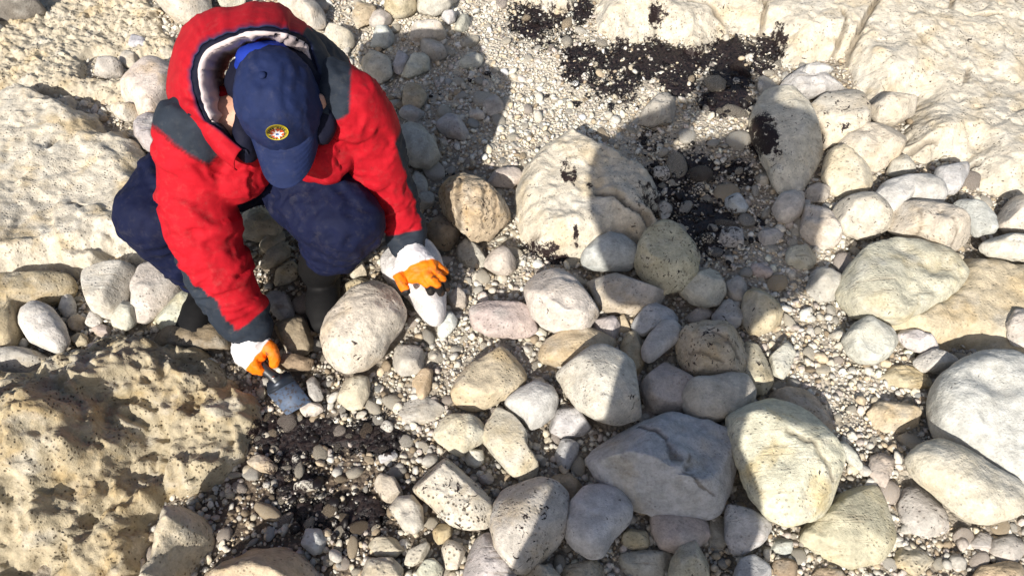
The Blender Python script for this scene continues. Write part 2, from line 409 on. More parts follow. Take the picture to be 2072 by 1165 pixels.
hf_rock('boulder', 'jagged pale rock spur standing beside the rough pitted rock at the bottom', 'boulder', 'sand',
 [(290,1230),(312,1150),(332,1095),(352,1040),(385,1022),(425,1065),(418,1110),(385,1165),(370,1230)],
 .16, .05, .0045, noise=(('f',6,.03),('r',14,.012),('f',40,.006)), tar=.2, stain=.6, pits=.7, seed=19)
hf_rock('boulder', 'wide bare boulder cut off by the bottom edge left of centre', 'boulder', 'tan',
 [(395,1240),(408,1155),(450,1120),(505,1102),(560,1098),(612,1112),(648,1150),(668,1240)],
 .13, .09, .005, noise=(('f',4,.02),('f',16,.010),('f',50,.005),('p',22,.008)), tar=.2, stain=.8, pits=.6, seed=23, ln='wide boulder at the bottom edge')
hf_rock('rock_shelf', 'low pale bedrock patch between oil stains at the top edge', 'rock shelf', 'cream',
 [(985,-80),(1040,0),(1095,18),(1130,28),(1165,20),(1185,-80)], .05, .04, .006, noise=(('f',5,.02),('f',20,.008)), tar=.3, stain=.6, oilk=.8, seed=27)
hf_rock('boulder', 'weathered slab leaning low in front of the pale oval stone on the left', 'boulder', 'grey',
 [(-150,715),(0,690),(60,700),(120,728),(60,752),(-150,790)], .07, .05, .006, noise=(('f',4,.02),('r',9,.008),('f',30,.004)), tar=.1, stain=.7, seed=29)

hf_rock('rock_shelf', 'crumbling pale bedrock bank covered in chalky rubble in the top left', 'rock shelf', 'sand',
 [(-200,60),(60,35),(130,-60),(300,-60),(330,60),(370,110),(250,128),(235,112),(180,118),(178,160),(240,165),(330,120),(340,200),(250,215),(215,205),(60,190),(-200,190)],
 .03, .05, .0042, noise=(('f',3,.018),('r',14,.010),('f',38,.010),('f',90,.007)), wob=.03, tar=.1, stain=.6, pits=.9, oilk=.0, seed=41, ln='crumbling bedrock bank')
# ---------------------------------------------------------------- single stones
def stone_mesh(name, B, hu, hd, seed, rough=.05, exp=.85, lvl=5, dents=(), cracks=(), c2=None, bumps=()):
    """B: outline (n,2) about its centre; a rounded stone with that outline, hu above and hd below"""
    v, f = ico(lvl)
    th = np.arctan2(v[:, 1], v[:, 0]); s = np.sqrt(v[:, 0] ** 2 + v[:, 1] ** 2)
    ang = np.linspace(-math.pi, math.pi, 181)[:-1]; rr = np.empty(180)
    n = len(B); A = B; Bn = np.roll(B, -1, 0); e = Bn - A
    for i, a in enumerate(ang):
        dx, dy = math.cos(a), math.sin(a)
        den = dx * e[:, 1] - dy * e[:, 0]
        with np.errstate(divide='ignore', invalid='ignore'):
            t = (A[:, 0] * e[:, 1] - A[:, 1] * e[:, 0]) / den; k = (A[:, 0] * dy - A[:, 1] * dx) / den
        ok = (t > 0) & (k >= -1e-6) & (k <= 1 + 1e-6)
        rr[i] = t[ok].max() if ok.any() else np.nan
    bad = np.isnan(rr)
    if bad.any(): rr[bad] = np.interp(ang[bad], ang[~bad], rr[~bad], period=2 * math.pi)
    ker = np.exp(-np.linspace(-2, 2, 13) ** 2); ker /= ker.sum()
    rr = np.convolve(np.concatenate([rr[-6:], rr, rr[:6]]), ker, 'valid')
    r = np.interp(th, np.append(ang, math.pi), np.append(rr, rr[0]))
    ss = s ** exp; zz = np.sign(v[:, 2]) * np.abs(v[:, 2]) ** exp
    z = np.where(zz > 0, zz * hu, zz * hd)
    p = np.column_stack([np.cos(th) * r * ss, np.sin(th) * r * ss, z])
    size = rr.mean(); sd = np.array([seed * 7.13, seed * 3.31, seed * 1.7])
    # lop-sided top
    rg = np.random.default_rng(seed); tl = rg.normal(size=2) * .10
    p[:, 2] += (p[:, 0] * tl[0] + p[:, 1] * tl[1]) * np.clip(zz, 0, 1)
    nrm = np.column_stack([v[:, 0], v[:, 1], v[:, 2] * size / max(hu, .3 * size)]); nrm /= np.linalg.norm(nrm, axis=1)[:, None]
    q = p / size
    am = rough * size * (1.5 * fbm(q * .95 + sd, 3) + .40 * fbm(q * 4.5 + sd, 4) + (.10 + rough) * ridged(q * 9 + sd, 2) * .3)
    p = p + nrm * am[:, None] * np.array([.45, .45, 1.0])
    e0 = np.ptp(p, axis=0)
    if rough > .065:
        for k in range(8):
            nv_ = rg.normal(size=3); nv_[2] = abs(nv_[2]) * .8 + .15; nv_ /= np.linalg.norm(nv_)
            pr_ = p @ nv_; mx = pr_.max(); lim = mx * rg.uniform(.68, .90); w_ = .10 * mx
            ov = np.where(pr_ > lim - w_, (pr_ - lim + w_) ** 2 / (4 * w_), 0); ov = np.where(pr_ > lim + w_, pr_ - lim, ov)
            p = p - nv_ * (ov * .88)[:, None]
        for k in (0, 1): p[:, k] = (p[:, k] - (p[:, k].max() + p[:, k].min()) / 2) * (e0[k] / np.ptp(p[:, k])) + (B[:, k].max() + B[:, k].min()) / 2
    ck = np.zeros(len(p))
    for dx, dy, rad, dp in dents:
        g = np.exp(-((p[:, 0] - dx) ** 2 + (p[:, 1] - dy) ** 2) / rad ** 2) * (v[:, 2] > 0); p[:, 2] -= dp * g
    for line, wd, dp in cracks:
        g = (1 - smooth(wd * .2, wd, lined(p[:, :2] + np.column_stack([fbm(q * 3 + 7, 3), fbm(q * 3 + 11, 3)]) * .06 * size, line) + .3 * wd * perlin(q * 14))) * (v[:, 2] > -.1); p[:, 2] -= dp * g; ck = np.maximum(ck, g)
    return mesh_np(name, p, f, {'crack': ck})

NSEED = [100]
def stone(label, tint, poly, th=.34, lift=0., tar=.35, stain=.45, pits=.35, rough=.11, exp=.80, lvl=5, dents=(), cracks=(), ln=None, group=None, name='stone', cat='stone', tj=.04):
    NSEED[0] += 1; sd = NSEED[0]; rg = np.random.default_rng(sd)
    poly = np.array(poly, float); c = (poly.min(0) + poly.max(0)) / 2
    g0 = gz(*c)
    q = U(poly[:, 0], poly[:, 1], g0 + .03)
    ext = q[:, :2] - q[:, :2].mean(0); ev = np.linalg.eigvalsh(np.cov(ext.T)); wid = 2 * math.sqrt(max(ev[0], 1e-8)) * 1.35
    hu = th * wid; hd = .30 * wid
    zm = g0 + lift + hd * .34
    q = U(poly[:, 0], poly[:, 1], zm); cen = q.mean(0); B = q[:, :2] - cen[:2]
    # the dome widens the outline along the view: shrink the depth a little to keep the traced outline
    a = math.atan2(HC - zm, cen[1]); b = (B[:, 1].max() - B[:, 1].min()) / 2; sb = b * math.sin(a); sc2 = min(hu, hd * 1.2) * math.cos(a) * .8
    f = math.sqrt(max(sb * sb - sc2 * sc2, (.55 * sb) ** 2)) / sb
    B[:, 1] *= f
    if max(np.ptp(poly[:, 0]), np.ptp(poly[:, 1])) < 75: lvl = min(lvl, 4)
    def loc(pts): 
        w_ = U(np.array(pts)[:, 0], np.array(pts)[:, 1], zm + hu * .8)[:, :2] - cen[:2]; return w_
    dn = [(*loc([(d[0], d[1])])[0], d[2] / 760, d[3] / 760) for d in dents]
    ck = [(loc(l), wd * .75 / 760, dp * .7 / 760) for l, wd, dp in cracks]
    me = stone_mesh(name, B, hu, hd, sd, rough, exp, lvl, dn, ck)
    vv_ = np.empty(len(me.vertices) * 3, np.float32); me.vertices.foreach_get('co', vv_); ov_ = oil_at(vv_.reshape(-1, 3) + cen) * .85
    if ov_.max() > .05: me.attributes.new('oil', 'FLOAT', 'POINT').data.foreach_set('value', ov_.astype(np.float32))
    o = link(name, me, ROCK, loc=cen.tolist()); tag(o, label, cat, group)
    t = np.array(TINT[tint]) * (1 + rg.normal(size=3) * np.array([.02, .02, .03]) + rg.normal() * tj)
    finish(o, np.clip(t, .02, .8), tar, stain, pits, rg.uniform(.1, .8) if rough > .065 else .15)
    FOOT.append((B * .96 + cen[:2], .004))
    if ln: LAND.append((ln, *c))
    return o
def E(cx, cy, rx, ry, rot=0, n=14, j=.10):
    rg = np.random.default_rng(int(cx * 31 + cy * 17)); a = np.linspace(0, 2 * math.pi, n, endpoint=False); r = 1 + rg.uniform(-j, j, n)
    x, y = rx * np.cos(a) * r, ry * np.sin(a) * r; t = R(rot); return list(zip(cx + x * math.cos(t) - y * math.sin(t), cy + x * math.sin(t) + y * math.cos(t)))

# --- the shaded pile in the middle and on the right
stone('pale stone with a small rusty hollow at the upper left of the pile','pale',[(1060,585),(1063,560),(1085,545),(1120,540),(1160,548),(1195,575),(1210,600),(1205,625),(1185,650),(1150,655),(1115,670),(1090,645),(1070,615)],.42,.05,.35,dents=[(1147,618,12,10)],ln='pale stone with the rusty hollow')
stone('long pinkish stone lying behind the pale hollowed stone','pink',[(1185,565),(1200,550),(1225,545),(1262,550),(1310,570),(1350,595),(1352,614),(1320,625),(1270,626),(1235,630),(1205,615)],.36,.03,.4,ln='long pinkish stone')
stone('flat layered lilac-grey oval stone left of the pale hollowed stone','pink',[(945,635),(965,613),(1005,607),(1050,620),(1085,645),(1092,662),(1070,677),(1030,685),(990,677),(960,657)],.30,.025,.2,.2,ln='flat lilac-grey oval stone')
stone('tan stone half covered by the large smooth grey-white stone','tan',[(1085,722),(1110,690),(1150,662),(1190,665),(1235,690),(1255,718),(1245,745),(1160,745),(1120,738)],.34,.01,.3,.5)
stone('large smooth grey-white stone standing on edge in the pile centre','pale',[(1123,745),(1145,715),(1185,700),(1215,702),(1240,720),(1270,750),(1290,780),(1304,820),(1296,842),(1250,857),(1210,852),(1170,825),(1145,790)],.42,.06,.4,.3,ln='large smooth grey-white stone')
stone('bright white egg-shaped stone, half lit, left of the pile','chalk',[(1018,815),(1045,790),(1085,772),(1120,785),(1132,810),(1122,840),(1097,862),(1072,870),(1060,852),(1035,835)],.42,.02,.15,.05,.1,.04,ln='bright white egg-shaped stone')
stone('bluish grey stone tucked beside the bright white egg-shaped stone','cool',[(1110,840),(1130,818),(1152,812),(1187,840),(1200,862),(1182,878),(1140,884),(1113,870)],.4,.0,.3,.1)
stone('little rounded grey stone below the long pinkish stone','grey',[(1195,650),(1215,640),(1245,645),(1257,665),(1247,692),(1225,687),(1200,670)],.45,.01,.3)
stone('little tan pebble-like stone next to the rounded grey stone','tan',E(1261,655,15,20,-15),.45,.005,.1)
stone('bluish triangular stone behind the smooth lilac cobble','cool',[(1278,655),(1300,625),(1325,610),(1350,615),(1372,640),(1367,660),(1330,668),(1300,682),(1280,672)],.36,.03,.3,.2)
stone('smooth lilac-white cobble shaped like a bean in the pile','chalk',[(1297,705),(1310,680),(1340,648),(1365,646),(1380,665),(1372,690),(1345,712),(1315,737),(1299,727)],.42,.06,.05,.05,.05,.03,ln='smooth lilac-white bean-shaped cobble')
stone('narrow tan stone wedged upright left of the lilac cobble','tan',[(1255,690),(1270,668),(1297,665),(1303,690),(1298,740),(1292,778),(1275,748),(1256,718)],.4,.01,.2)
stone('big tar-speckled stone with dark cracks in the upper pile','sand',[(1368,690),(1384,665),(1420,653),(1462,660),(1495,682),(1522,705),(1528,745),(1495,765),(1450,762),(1410,757),(1378,737)],.40,.05,.62,.6,.8,.12,cracks=[([(1440,675),(1470,690),(1500,712)],7,5),([(1400,700),(1430,715),(1465,725)],5,4)],ln='big tar-speckled stone')
stone('speckled stone end leaning against the tar-speckled stone','sand',[(1500,690),(1530,700),(1555,735),(1567,770),(1552,797),(1520,793),(1500,765),(1492,725)],.36,.03,.6,.5,.6)
stone('rounded grey stone with rusty patches in the pile centre','grey',[(1293,780),(1300,750),(1330,732),(1370,735),(1402,755),(1415,790),(1397,832),(1350,838),(1310,827),(1298,802)],.45,.02,.35,.7,ln='rounded grey stone with rusty patches')
stone('clean grey-white kidney-shaped stone near the pile centre','pale',[(1377,800),(1390,770),(1440,765),(1480,755),(1510,758),(1531,790),(1526,815),(1490,842),(1450,854),(1410,852),(1385,832)],.40,.05,.2,.2,.2,.05,ln='grey-white kidney-shaped stone')
stone('sunlit white stone at the right flank of the pile','white',[(1553,705),(1575,690),(1602,698),(1609,720),(1597,750),(1585,768),(1565,757)],.42,.02,.1,.3)
stone('blue-white smooth stone touching the cream boulder','cool',[(1173,522),(1200,490),(1230,474),(1265,482),(1291,505),(1297,530),(1277,547),(1235,547),(1200,544),(1180,541)],.42,.03,.12,.05,.1,.03,ln='blue-white smooth stone')
stone('round stone dotted with tar at the top of the pile','sand',[(1287,540),(1298,510),(1310,475),(1340,458),(1375,466),(1402,490),(1414,520),(1411,560),(1391,582),(1350,590),(1310,577)],.42,.055,.60,.3,.6,.09,ln='round stone dotted with tar')
stone('pale blunt stone below the tar-dotted round stone','pale',[(1373,592),(1400,570),(1410,545),(1430,553),(1457,565),(1475,595),(1467,617),(1430,620),(1400,614)],.38,.035,.35)
stone('plain grey pebble stone at the right of the pale blunt stone','grey',[(1465,570),(1490,558),(1512,575),(1510,600),(1490,614),(1472,602)],.42,.01,.05,.2)
stone('half-sunlit yellow stone at the right shoulder of the pile','yellow',[(1500,640),(1505,600),(1530,581),(1560,588),(1582,620),(1587,650),(1562,670),(1520,674)],.40,.02,.5,.6,ln='half-sunlit yellow stone')
stone('blunt grey stone with tar dots between the plain and yellow stones','grey',[(1438,640),(1460,615),(1490,604),(1504,625),(1497,657),(1475,674),(1450,662)],.38,.015,.45)
stone('small flat stone above the big tar-speckled stone','pink',E(1415,636,30,17,-8),.36,.01,.2)
stone('huge blue-grey stone with a broken pale face at the bottom of the pile','cool',[(1188,908),(1200,880),(1240,860),(1290,840),(1340,834),(1400,850),(1452,858),(1490,900),(1505,950),(1502,990),(1472,1027),(1422,1044),(1370,1040),(1320,1027),(1280,1022),(1258,990),(1215,957),(1195,932)],.30,.05,.22,.5,.25,.10,.72,6,cracks=[([(1300,850),(1320,875),(1345,890),(1350,925),(1370,935)],9,9),([(1400,925),(1380,960),(1450,990)],5,3)],ln='huge blue-grey stone')
stone('chalk-white rounded stone with tar flecks beneath the huge blue-grey stone','chalk',[(1140,1065),(1148,1020),(1180,985),(1215,977),(1255,990),(1282,1030),(1277,1055),(1242,1092),(1222,1127),(1190,1130),(1160,1112),(1145,1092)],.42,.04,.42,.1,.1,.05,dents=[(1165,1110,14,12)],ln='chalk-white stone with tar flecks')
stone('upright stone peppered with brown tar stains at the bottom of the pile','pale',[(990,1060),(1000,1010),(1020,975),(1070,963),(1120,970),(1152,995),(1147,1040),(1141,1092),(1110,1137),(1070,1162),(1030,1152),(1000,1112)],.40,.05,.60,.6,.5,.08,ln='upright tar-stained stone')
stone('smooth lilac-grey stone under the huge blue-grey stone','pink',[(1313,1040),(1350,1033),(1400,1043),(1432,1060),(1437,1090),(1410,1112),(1370,1120),(1335,1112),(1318,1077)],.42,.01,.2,.1,.2,.04,ln='smooth lilac-grey stone')
stone('bluish-white lopsided stone below the big half-lit stone','cool',[(1467,1060),(1474,1025),(1500,1018),(1532,1040),(1562,1075),(1547,1102),(1510,1122),(1480,1122),(1469,1097)],.42,.03,.3,.3)
stone('dark shaded oblong stone between two bluish stones low in the pile','grey',E(1450,1088,27,46,-4),.4,-.01,.05,.1)
stone('tar-flecked triangular stone at the bottom edge','sand',[(1347,1185),(1358,1130),(1378,1094),(1412,1094),(1432,1130),(1445,1190)],.42,.03,.52,.3,ln='tar-flecked triangular stone')
stone('flat greenish-grey slab stone at the bottom edge','grey',[(1250,1132),(1275,1115),(1320,1113),(1367,1120),(1357,1162),(1300,1168),(1253,1152)],.34,.0,.1,.2)
stone('small tan stone in a streak of sunlight','yellow',[(1256,1086),(1275,1068),(1302,1074),(1318,1096),(1302,1112),(1270,1110)],.42,.01,.1,.5)
stone('small bluish egg with tar dots left of the huge blue-grey stone','cool',[(1122,920),(1134,890),(1155,884),(1172,900),(1170,930),(1150,952),(1130,947)],.45,.01,.5,.1,ln='small bluish egg with tar dots')
stone('tan slab end behind the upright tar-stained stone','tan',[(1105,965),(1150,955),(1183,985),(1155,1012),(1120,992)],.34,.0,.3,.6)
stone('grey stone leaning in shade left of the upright tar-stained stone','grey',[(932,1190),(942,1110),(975,1073),(1012,1073),(1018,1120),(1045,1157),(1045,1200)],.36,.015,.1,.1,ln='shaded leaning grey stone')
stone('low dotted stone at the bottom edge under the upright stone','sand',[(1058,1190),(1075,1140),(1112,1140),(1138,1165),(1135,1200)],.38,.02,.5,.5)
stone('brownish low stone at the bottom edge under the chalk-white stone','tan',[(1128,1190),(1135,1147),(1200,1130),(1227,1150),(1224,1195)],.34,.0,.2,.6)
stone('bluish peaked stone at the bottom edge on the right','cool',[(1478,1200),(1498,1132),(1525,1121),(1552,1140),(1570,1195)],.4,.03,.35,.2,ln='bluish peaked stone')
stone('great half-lit cream stone with a rusty split on the right of the pile','cream',[(1463,837),(1490,809),(1540,804),(1600,820),(1650,860),(1700,900),(1727,947),(1724,992),(1690,1022),(1640,1047),(1590,1062),(1550,1057),(1520,1012),(1500,962),(1480,902)],.28,.07,.35,.8,.4,.11,.75,6,cracks=[([(1590,880),(1640,905),(1690,960)],9,8)],dents=[(1590,930,18,9)],ln='great half-lit cream stone')
stone('broad sandy stone wedged under the great half-lit cream stone','sand',[(1618,1092),(1640,1055),(1690,1030),(1732,970),(1772,1000),(1817,1070),(1822,1112),(1782,1142),(1720,1152),(1680,1152),(1640,1132)],.30,.0,.25,.5,.4,.1,.75,ln='broad sandy stone')
stone('rough grey stone partly in shade above the great half-lit cream stone','sand',[(1553,800),(1580,780),(1622,785),(1662,810),(1684,840),(1679,882),(1640,860),(1600,830)],.36,.01,.5,.5,.6)
stone('light sliver of stone right of the great half-lit cream stone','white',[(1690,890),(1708,888),(1730,912),(1748,940),(1744,953),(1720,935)],.4,.02,.2,.2)
stone('pinkish wedge-shaped stone between the great cream stone and the long smooth stone','pink',[(1758,950),(1768,920),(1790,910),(1812,930),(1807,960),(1787,990),(1765,972)],.36,.015,.1,.4)
# --- right edge
stone('large pale boulder with a dented back near the right edge','pale',[(1703,600),(1718,550),(1755,510),(1800,493),(1850,480),(1900,485),(1952,510),(1962,550),(1952,590),(1890,632),(1830,652),(1770,642),(1728,627)],.20,.04,.1,.5,.3,.10,.66,6,dents=[(1890,540,16,12),(1830,505,20,10)],ln='large pale dented boulder',name='boulder',cat='boulder')
stone('round greyish stone left of the large pale dented boulder','grey',[(1631,580),(1645,550),(1670,538),(1697,550),(1704,575),(1702,605),(1675,609),(1650,602)],.42,.01,.1,.2,ln='round greyish stone')
stone('white dimpled stone below the large pale dented boulder','white',[(1702,685),(1725,655),(1750,641),(1777,655),(1802,670),(1817,695),(1802,722),(1775,737),(1740,732),(1715,712)],.40,.03,.2,.15,.2,.06,dents=[(1765,690,22,14)],ln='white dimpled stone')
stone('twisted white stone right of the dimpled stone','white',[(1813,680),(1830,663),(1862,680),(1907,695),(1902,712),(1860,712),(1835,702)],.42,.03,.15,.2)
stone('white stone with a lilac side above the enormous white boulder','chalk',[(1848,730),(1865,710),(1912,706),(1937,718),(1942,735),(1912,747),(1875,754)],.45,.03,.15,.1)
stone('enormous smooth white boulder with a round dimple at the right edge','chalk',[(1885,800),(1895,760),(1930,733),(1970,716),(2010,712),(2050,720),(2110,745),(2150,850),(2120,990),(2040,972),(2000,942),(1950,907),(1900,877),(1888,842)],.25,.04,.28,.12,.15,.05,.75,6,dents=[(1992,768,24,15),(2030,790,20,6)],ln='enormous white boulder',name='boulder',cat='boulder')
stone('long smooth cream stone lying below the enormous white boulder','cream',[(1828,925),(1850,900),(1890,887),(1942,905),(2002,940),(2074,985),(2076,1030),(2062,1047),(2010,1062),(1970,1057),(1900,1002),(1850,962)],.34,.06,.2,.3,.2,.05,.8,6,ln='long smooth cream stone')
stone('flat tan stone in the fine gravel above the enormous white boulder','yellow',[(1773,760),(1800,738),(1850,743),(1882,760),(1882,782),(1830,787),(1785,782)],.26,.0,.2,.7)
stone('yellowish stone in gravel left of the enormous white boulder','yellow',[(1758,842),(1785,815),(1830,808),(1862,830),(1857,857),(1820,872),(1780,867)],.32,.01,.35,.6,ln='yellowish stone in the right-hand gravel')
stone('striped grey stone tucked under the long smooth cream stone','grey',[(1813,1020),(1825,985),(1860,983),(1897,1005),(1917,1040),(1912,1072),(1880,1087),(1845,1072),(1820,1047)],.34,.0,.5,.1,.6)
stone('pale half stone cut by the right edge on the tan slab','white',[(2038,655),(2050,630),(2085,622),(2110,650),(2100,705),(2060,700),(2042,680)],.4,.07,.1,.2)
stone('gravel-crusted rounded stone in the lower right','sand',E(1850,1135,42,32,20),.32,.0,.4,.4,.8)
stone('shaded rounded stone at the lower right corner','grey',E(2035,1110,36,30,10),.4,.0,.05,.2)
stone('low wide stone at the lower right corner edge','tan',E(2020,1170,60,34,0),.36,.01,.1,.4)
stone('smooth grey cobble in shade near the lower right corner','grey',E(1985,1095,28,18,20),.4,.0,.05,.2)
stone('small bluish cobble in shade at the bottom right','cool',E(1585,1105,26,17,10),.4,.0,.1,.2)
stone('brown cobble in shade left of the broad sandy stone','brown',E(1590,1150,30,22,15),.4,.0,.1,.3)
stone('clay-coloured cobble under the broad sandy stone','tan',E(1680,1170,40,22,5),.4,.0,.1,.3)
# --- upper right stones along the shelf
stone('boulder half in the photographer\'s shadow below the bedrock shelf','cream',[(1518,250),(1530,215),(1560,184),(1602,188),(1642,220),(1654,262),(1664,312),(1644,352),(1612,390),(1568,374),(1548,332),(1528,292)],.27,.03,.45,.3,.4,.08,ln='boulder half in shadow below the shelf',name='boulder',cat='boulder')
stone('cream angular stone right of the half-shadowed boulder','cream',[(1663,352),(1668,310),(1690,299),(1722,320),(1757,345),(1768,367),(1752,392),(1710,397),(1683,387)],.36,.02,.15,.3,ln='cream angular stone')
stone('wide cream stone with brown specks below the shelf','cream',[(1688,305),(1700,280),(1740,254),(1792,250),(1828,265),(1822,292),(1802,322),(1780,342),(1740,327),(1710,312)],.34,.03,.4,.4,ln='wide cream stone with brown specks')
stone('greenish-white stone wedged beneath the shelf','pale',[(1795,345),(1805,325),(1830,313),(1852,325),(1855,347),(1830,357),(1800,354)],.4,.02,.1,.2)
stone('smooth round grey-green stone at the edge of the shadow','pale',[(1561,420),(1575,395),(1605,388),(1626,410),(1622,437),(1600,452),(1575,447)],.45,.015,.1,.1,.1,.03,ln='smooth round grey-green stone')
stone('small pink-white stone between round stones below the shelf','pink',E(1655,392,24,20,0),.4,.01,.1)
stone('pear-shaped cream stone with fine specks on the right','cream',[(1623,470),(1632,420),(1655,409),(1682,430),(1692,460),(1702,490),(1670,502),(1640,497)],.40,.02,.3,.3,ln='pear-shaped cream stone')
stone('lilac-grey stone spotted with tar on the right','pink',[(1683,420),(1705,393),(1750,393),(1792,400),(1817,420),(1812,452),(1770,477),(1750,482),(1715,472),(1693,452)],.38,.03,.52,.1,.4,ln='lilac-grey tar-spotted stone')
stone('smooth white-lilac stone leaning against the shelf','chalk',[(1763,402),(1780,374),(1820,360),(1872,358),(1908,375),(1914,407),(1880,420),(1840,410),(1815,435),(1788,440)],.38,.04,.1,.15,.1,.06,ln='smooth white-lilac stone')
stone('upright bluish-white stone by the shelf on the right','chalk',[(1888,370),(1895,340),(1935,324),(1960,325),(1957,352),(1937,387),(1910,392)],.42,.05,.25,.1)
stone('wrinkled yellow-cream stone with deep grooves near the right edge','cream',[(1802,450),(1820,415),(1857,403),(1912,415),(1952,440),(1975,480),(1967,507),(1920,502),(1880,472),(1840,467)],.36,.055,.2,.5,.5,.16,cracks=[([(1862,420),(1868,445),(1890,475)],7,6),([(1900,430),(1930,455),(1950,485)],6,4)],ln='wrinkled yellow-cream stone')
stone('mottled blue-white oblong stone near the right edge','cool',[(1928,410),(1950,398),(1987,420),(2012,450),(2017,472),(1980,477),(1955,457)],.42,.04,.3,.1)
stone('pale stone cut by the right edge below the shelf','cream',[(2018,425),(2030,403),(2072,398),(2110,410),(2110,470),(2040,467),(2020,452)],.38,.04,.15,.3)
stone('flat pale stone at the right edge above the tan slab','white',[(1983,495),(2000,476),(2040,468),(2110,475),(2110,530),(2050,522),(2010,517)],.36,.05,.15,.2)
stone('flat bluish-white stone lying against the shelf foot','cool',[(1578,172),(1600,145),(1650,130),(1702,145),(1707,177),(1660,192),(1620,197),(1588,187)],.28,.03,.1,.2,ln='flat bluish-white stone')
stone('white sliver lying on the flat bluish-white stone','chalk',[(1622,142),(1640,132),(1675,130),(1690,142),(1660,152),(1630,152)],.4,.075,.1,.1)
stone('pale stone with a crust of tar dots below the shelf','cream',[(1623,215),(1660,190),(1722,175),(1752,222),(1767,252),(1720,282),(1670,292),(1638,252)],.32,.03,.62,.3,.5,ln='pale stone crusted with tar dots')
stone('smooth grey-cream oval with a tar mark resting on the shelf','pale',[(1755,215),(1775,194),(1817,186),(1852,195),(1847,232),(1815,252),(1778,247)],.38,.06,.4,.2)
stone('shaded wedge stone in the gravel left of the half-shadowed boulder','grey',[(1293,252),(1320,215),(1347,193),(1372,220),(1367,242),(1330,254)],.5,.02,.5,.3)
stone('blue-white oval in the shaded gravel','cool',E(1490,412,26,17,28),.4,.01,.3,.1)
stone('pale egg in shaded gravel beside the cream boulder','pale',E(1337,352,20,13,20),.4,.01,.2,.2)
stone('small pale stone at the foot of the cream boulder','pink',E(1345,425,16,18,0),.4,.01,.2,.2)
stone('flat grey stone on the shaded gravel below the half-shadowed boulder','grey',E(1560,478,26,17,-15),.34,.01,.3,.2)
stone('shaded grey stone with a tar lump in the gravel','grey',E(1480,480,30,20,15),.3,.0,.6,.2)
stone('cream cobble in the sunny gravel left of the round greyish stone','cream',E(1620,520,34,22,20),.32,.005,.2,.4)
stone('pinkish cobble at the sunny edge of the pile','pink',E(1540,545,24,16,25),.36,.005,.1,.3)
# --- the centre
stone('large cream speckled stone leaning in front of the person','cream',[(648,685),(660,650),(690,620),(720,590),(760,572),(802,590),(824,625),(817,660),(790,690),(775,715),(740,747),(700,759),(675,747),(655,722)],.42,.06,.40,.4,.5,.06,.85,6,ln='large cream speckled stone')
stone('fibrous brown stone behind the large cream speckled stone','tan',E(728,590,45,26,-20),.34,.0,.3,.8,.6)
stone('white oval stone under the outstretched gloved hand','snow',[(768,530),(785,500),(830,480),(872,490),(893,520),(903,560),(903,612),(902,645),(880,665),(853,642),(825,602),(798,580),(775,560)],.40,.05,.30,.02,.1,.03,.85,6,ln='white oval stone under the glove')
stone('small white stone at the tip of the white oval stone','snow',[(883,682),(893,640),(910,625),(927,640),(922,662),(900,684)],.42,.02,.1,.05)
stone('yellowish flat oval stone right of the scraped gravel','yellow',[(910,790),(928,755),(965,733),(1010,708),(1047,702),(1068,720),(1062,762),(1037,797),(990,817),(945,824),(913,817)],.30,.03,.2,.6,.5,.09,.75,ln='yellowish flat oval stone')
stone('pale lumpy stone left of two joined lumps below the yellowish oval','cream',[(872,885),(890,860),(925,838),(967,850),(988,870),(983,892),(950,907),(930,922),(905,912)],.36,.03,.3,.4,.4,ln='pale lumpy stone')
stone('creamy knobbed stone below the bright white egg-shaped stone','cream',[(968,880),(988,850),(1010,823),(1042,840),(1063,870),(1063,902),(1088,932),(1093,962),(1060,972),(1035,957),(1000,922)],.36,.03,.3,.5,.5,.12,ln='creamy knobbed stone')
stone('pitted slab with round black holes, bottom centre','cream',[(833,970),(850,928),(885,923),(922,945),(962,980),(1002,1010),(1008,1040),(987,1067),(950,1072),(910,1062),(878,1032),(848,1002)],.32,.04,.60,.5,1.0,.08,.72,6,dents=[(900,1030,5,6),(945,1030,5,6),(945,1008,5,6),(912,1000,5,6)],ln='pitted slab with black holes')
stone('dimpled pale cobble left of the pitted slab','pale',[(785,1030),(805,1004),(837,1002),(857,1025),(857,1062),(840,1082),(815,1072),(803,1052)],.42,.025,.1,.2,.2,.05,dents=[(822,1032,9,6)],ln='dimpled pale cobble')
stone('smooth sandy cobble above the dimpled pale cobble','sand',[(755,975),(770,957),(797,965),(817,990),(795,1017),(773,1002)],.42,.02,.05,.2)
stone('grey-white cobble below the large cream speckled stone','pale',[(681,810),(690,780),(720,755),(747,770),(747,802),(730,827),(700,827)],.42,.02,.3,.2,ln='grey-white cobble')
stone('two-toned grey cobble right of the large cream speckled stone','grey',[(793,735),(803,705),(830,693),(852,710),(857,737),(840,759),(810,757)],.42,.02,.25,.1,ln='two-toned grey cobble')
stone('upright tan chip below the two-toned grey cobble','tan',[(831,790),(840,755),(865,738),(877,755),(870,792),(855,812)],.42,.01,.1,.4)
stone('wet brown pebble beside the gloved hand holding the scraper','brown',[(558,740),(575,717),(610,716),(637,725),(632,747),(600,752)],.42,.03,.1,.2)
stone('half-lit grey cobble right of the scraper blade','grey',[(618,770),(632,756),(647,780),(655,805),(640,817),(623,800)],.45,.02,.1,.1)
stone('flat cream pebble touching the scraper blade corner','cream',[(603,835),(620,816),(647,813),(657,825),(635,842),(610,842)],.4,.015,.1,.3)
stone('dark brown rounded stone behind the scraper hand','brown',[(556,670),(575,643),(605,638),(632,660),(632,692),(620,717),(590,717),(563,697)],.42,.02,.3,.2,ln='dark brown rounded stone')
stone('grey-brown stone beside the boot','grey',[(533,610),(550,588),(582,594),(597,620),(592,642),(560,647)],.42,.02,.1,.3)
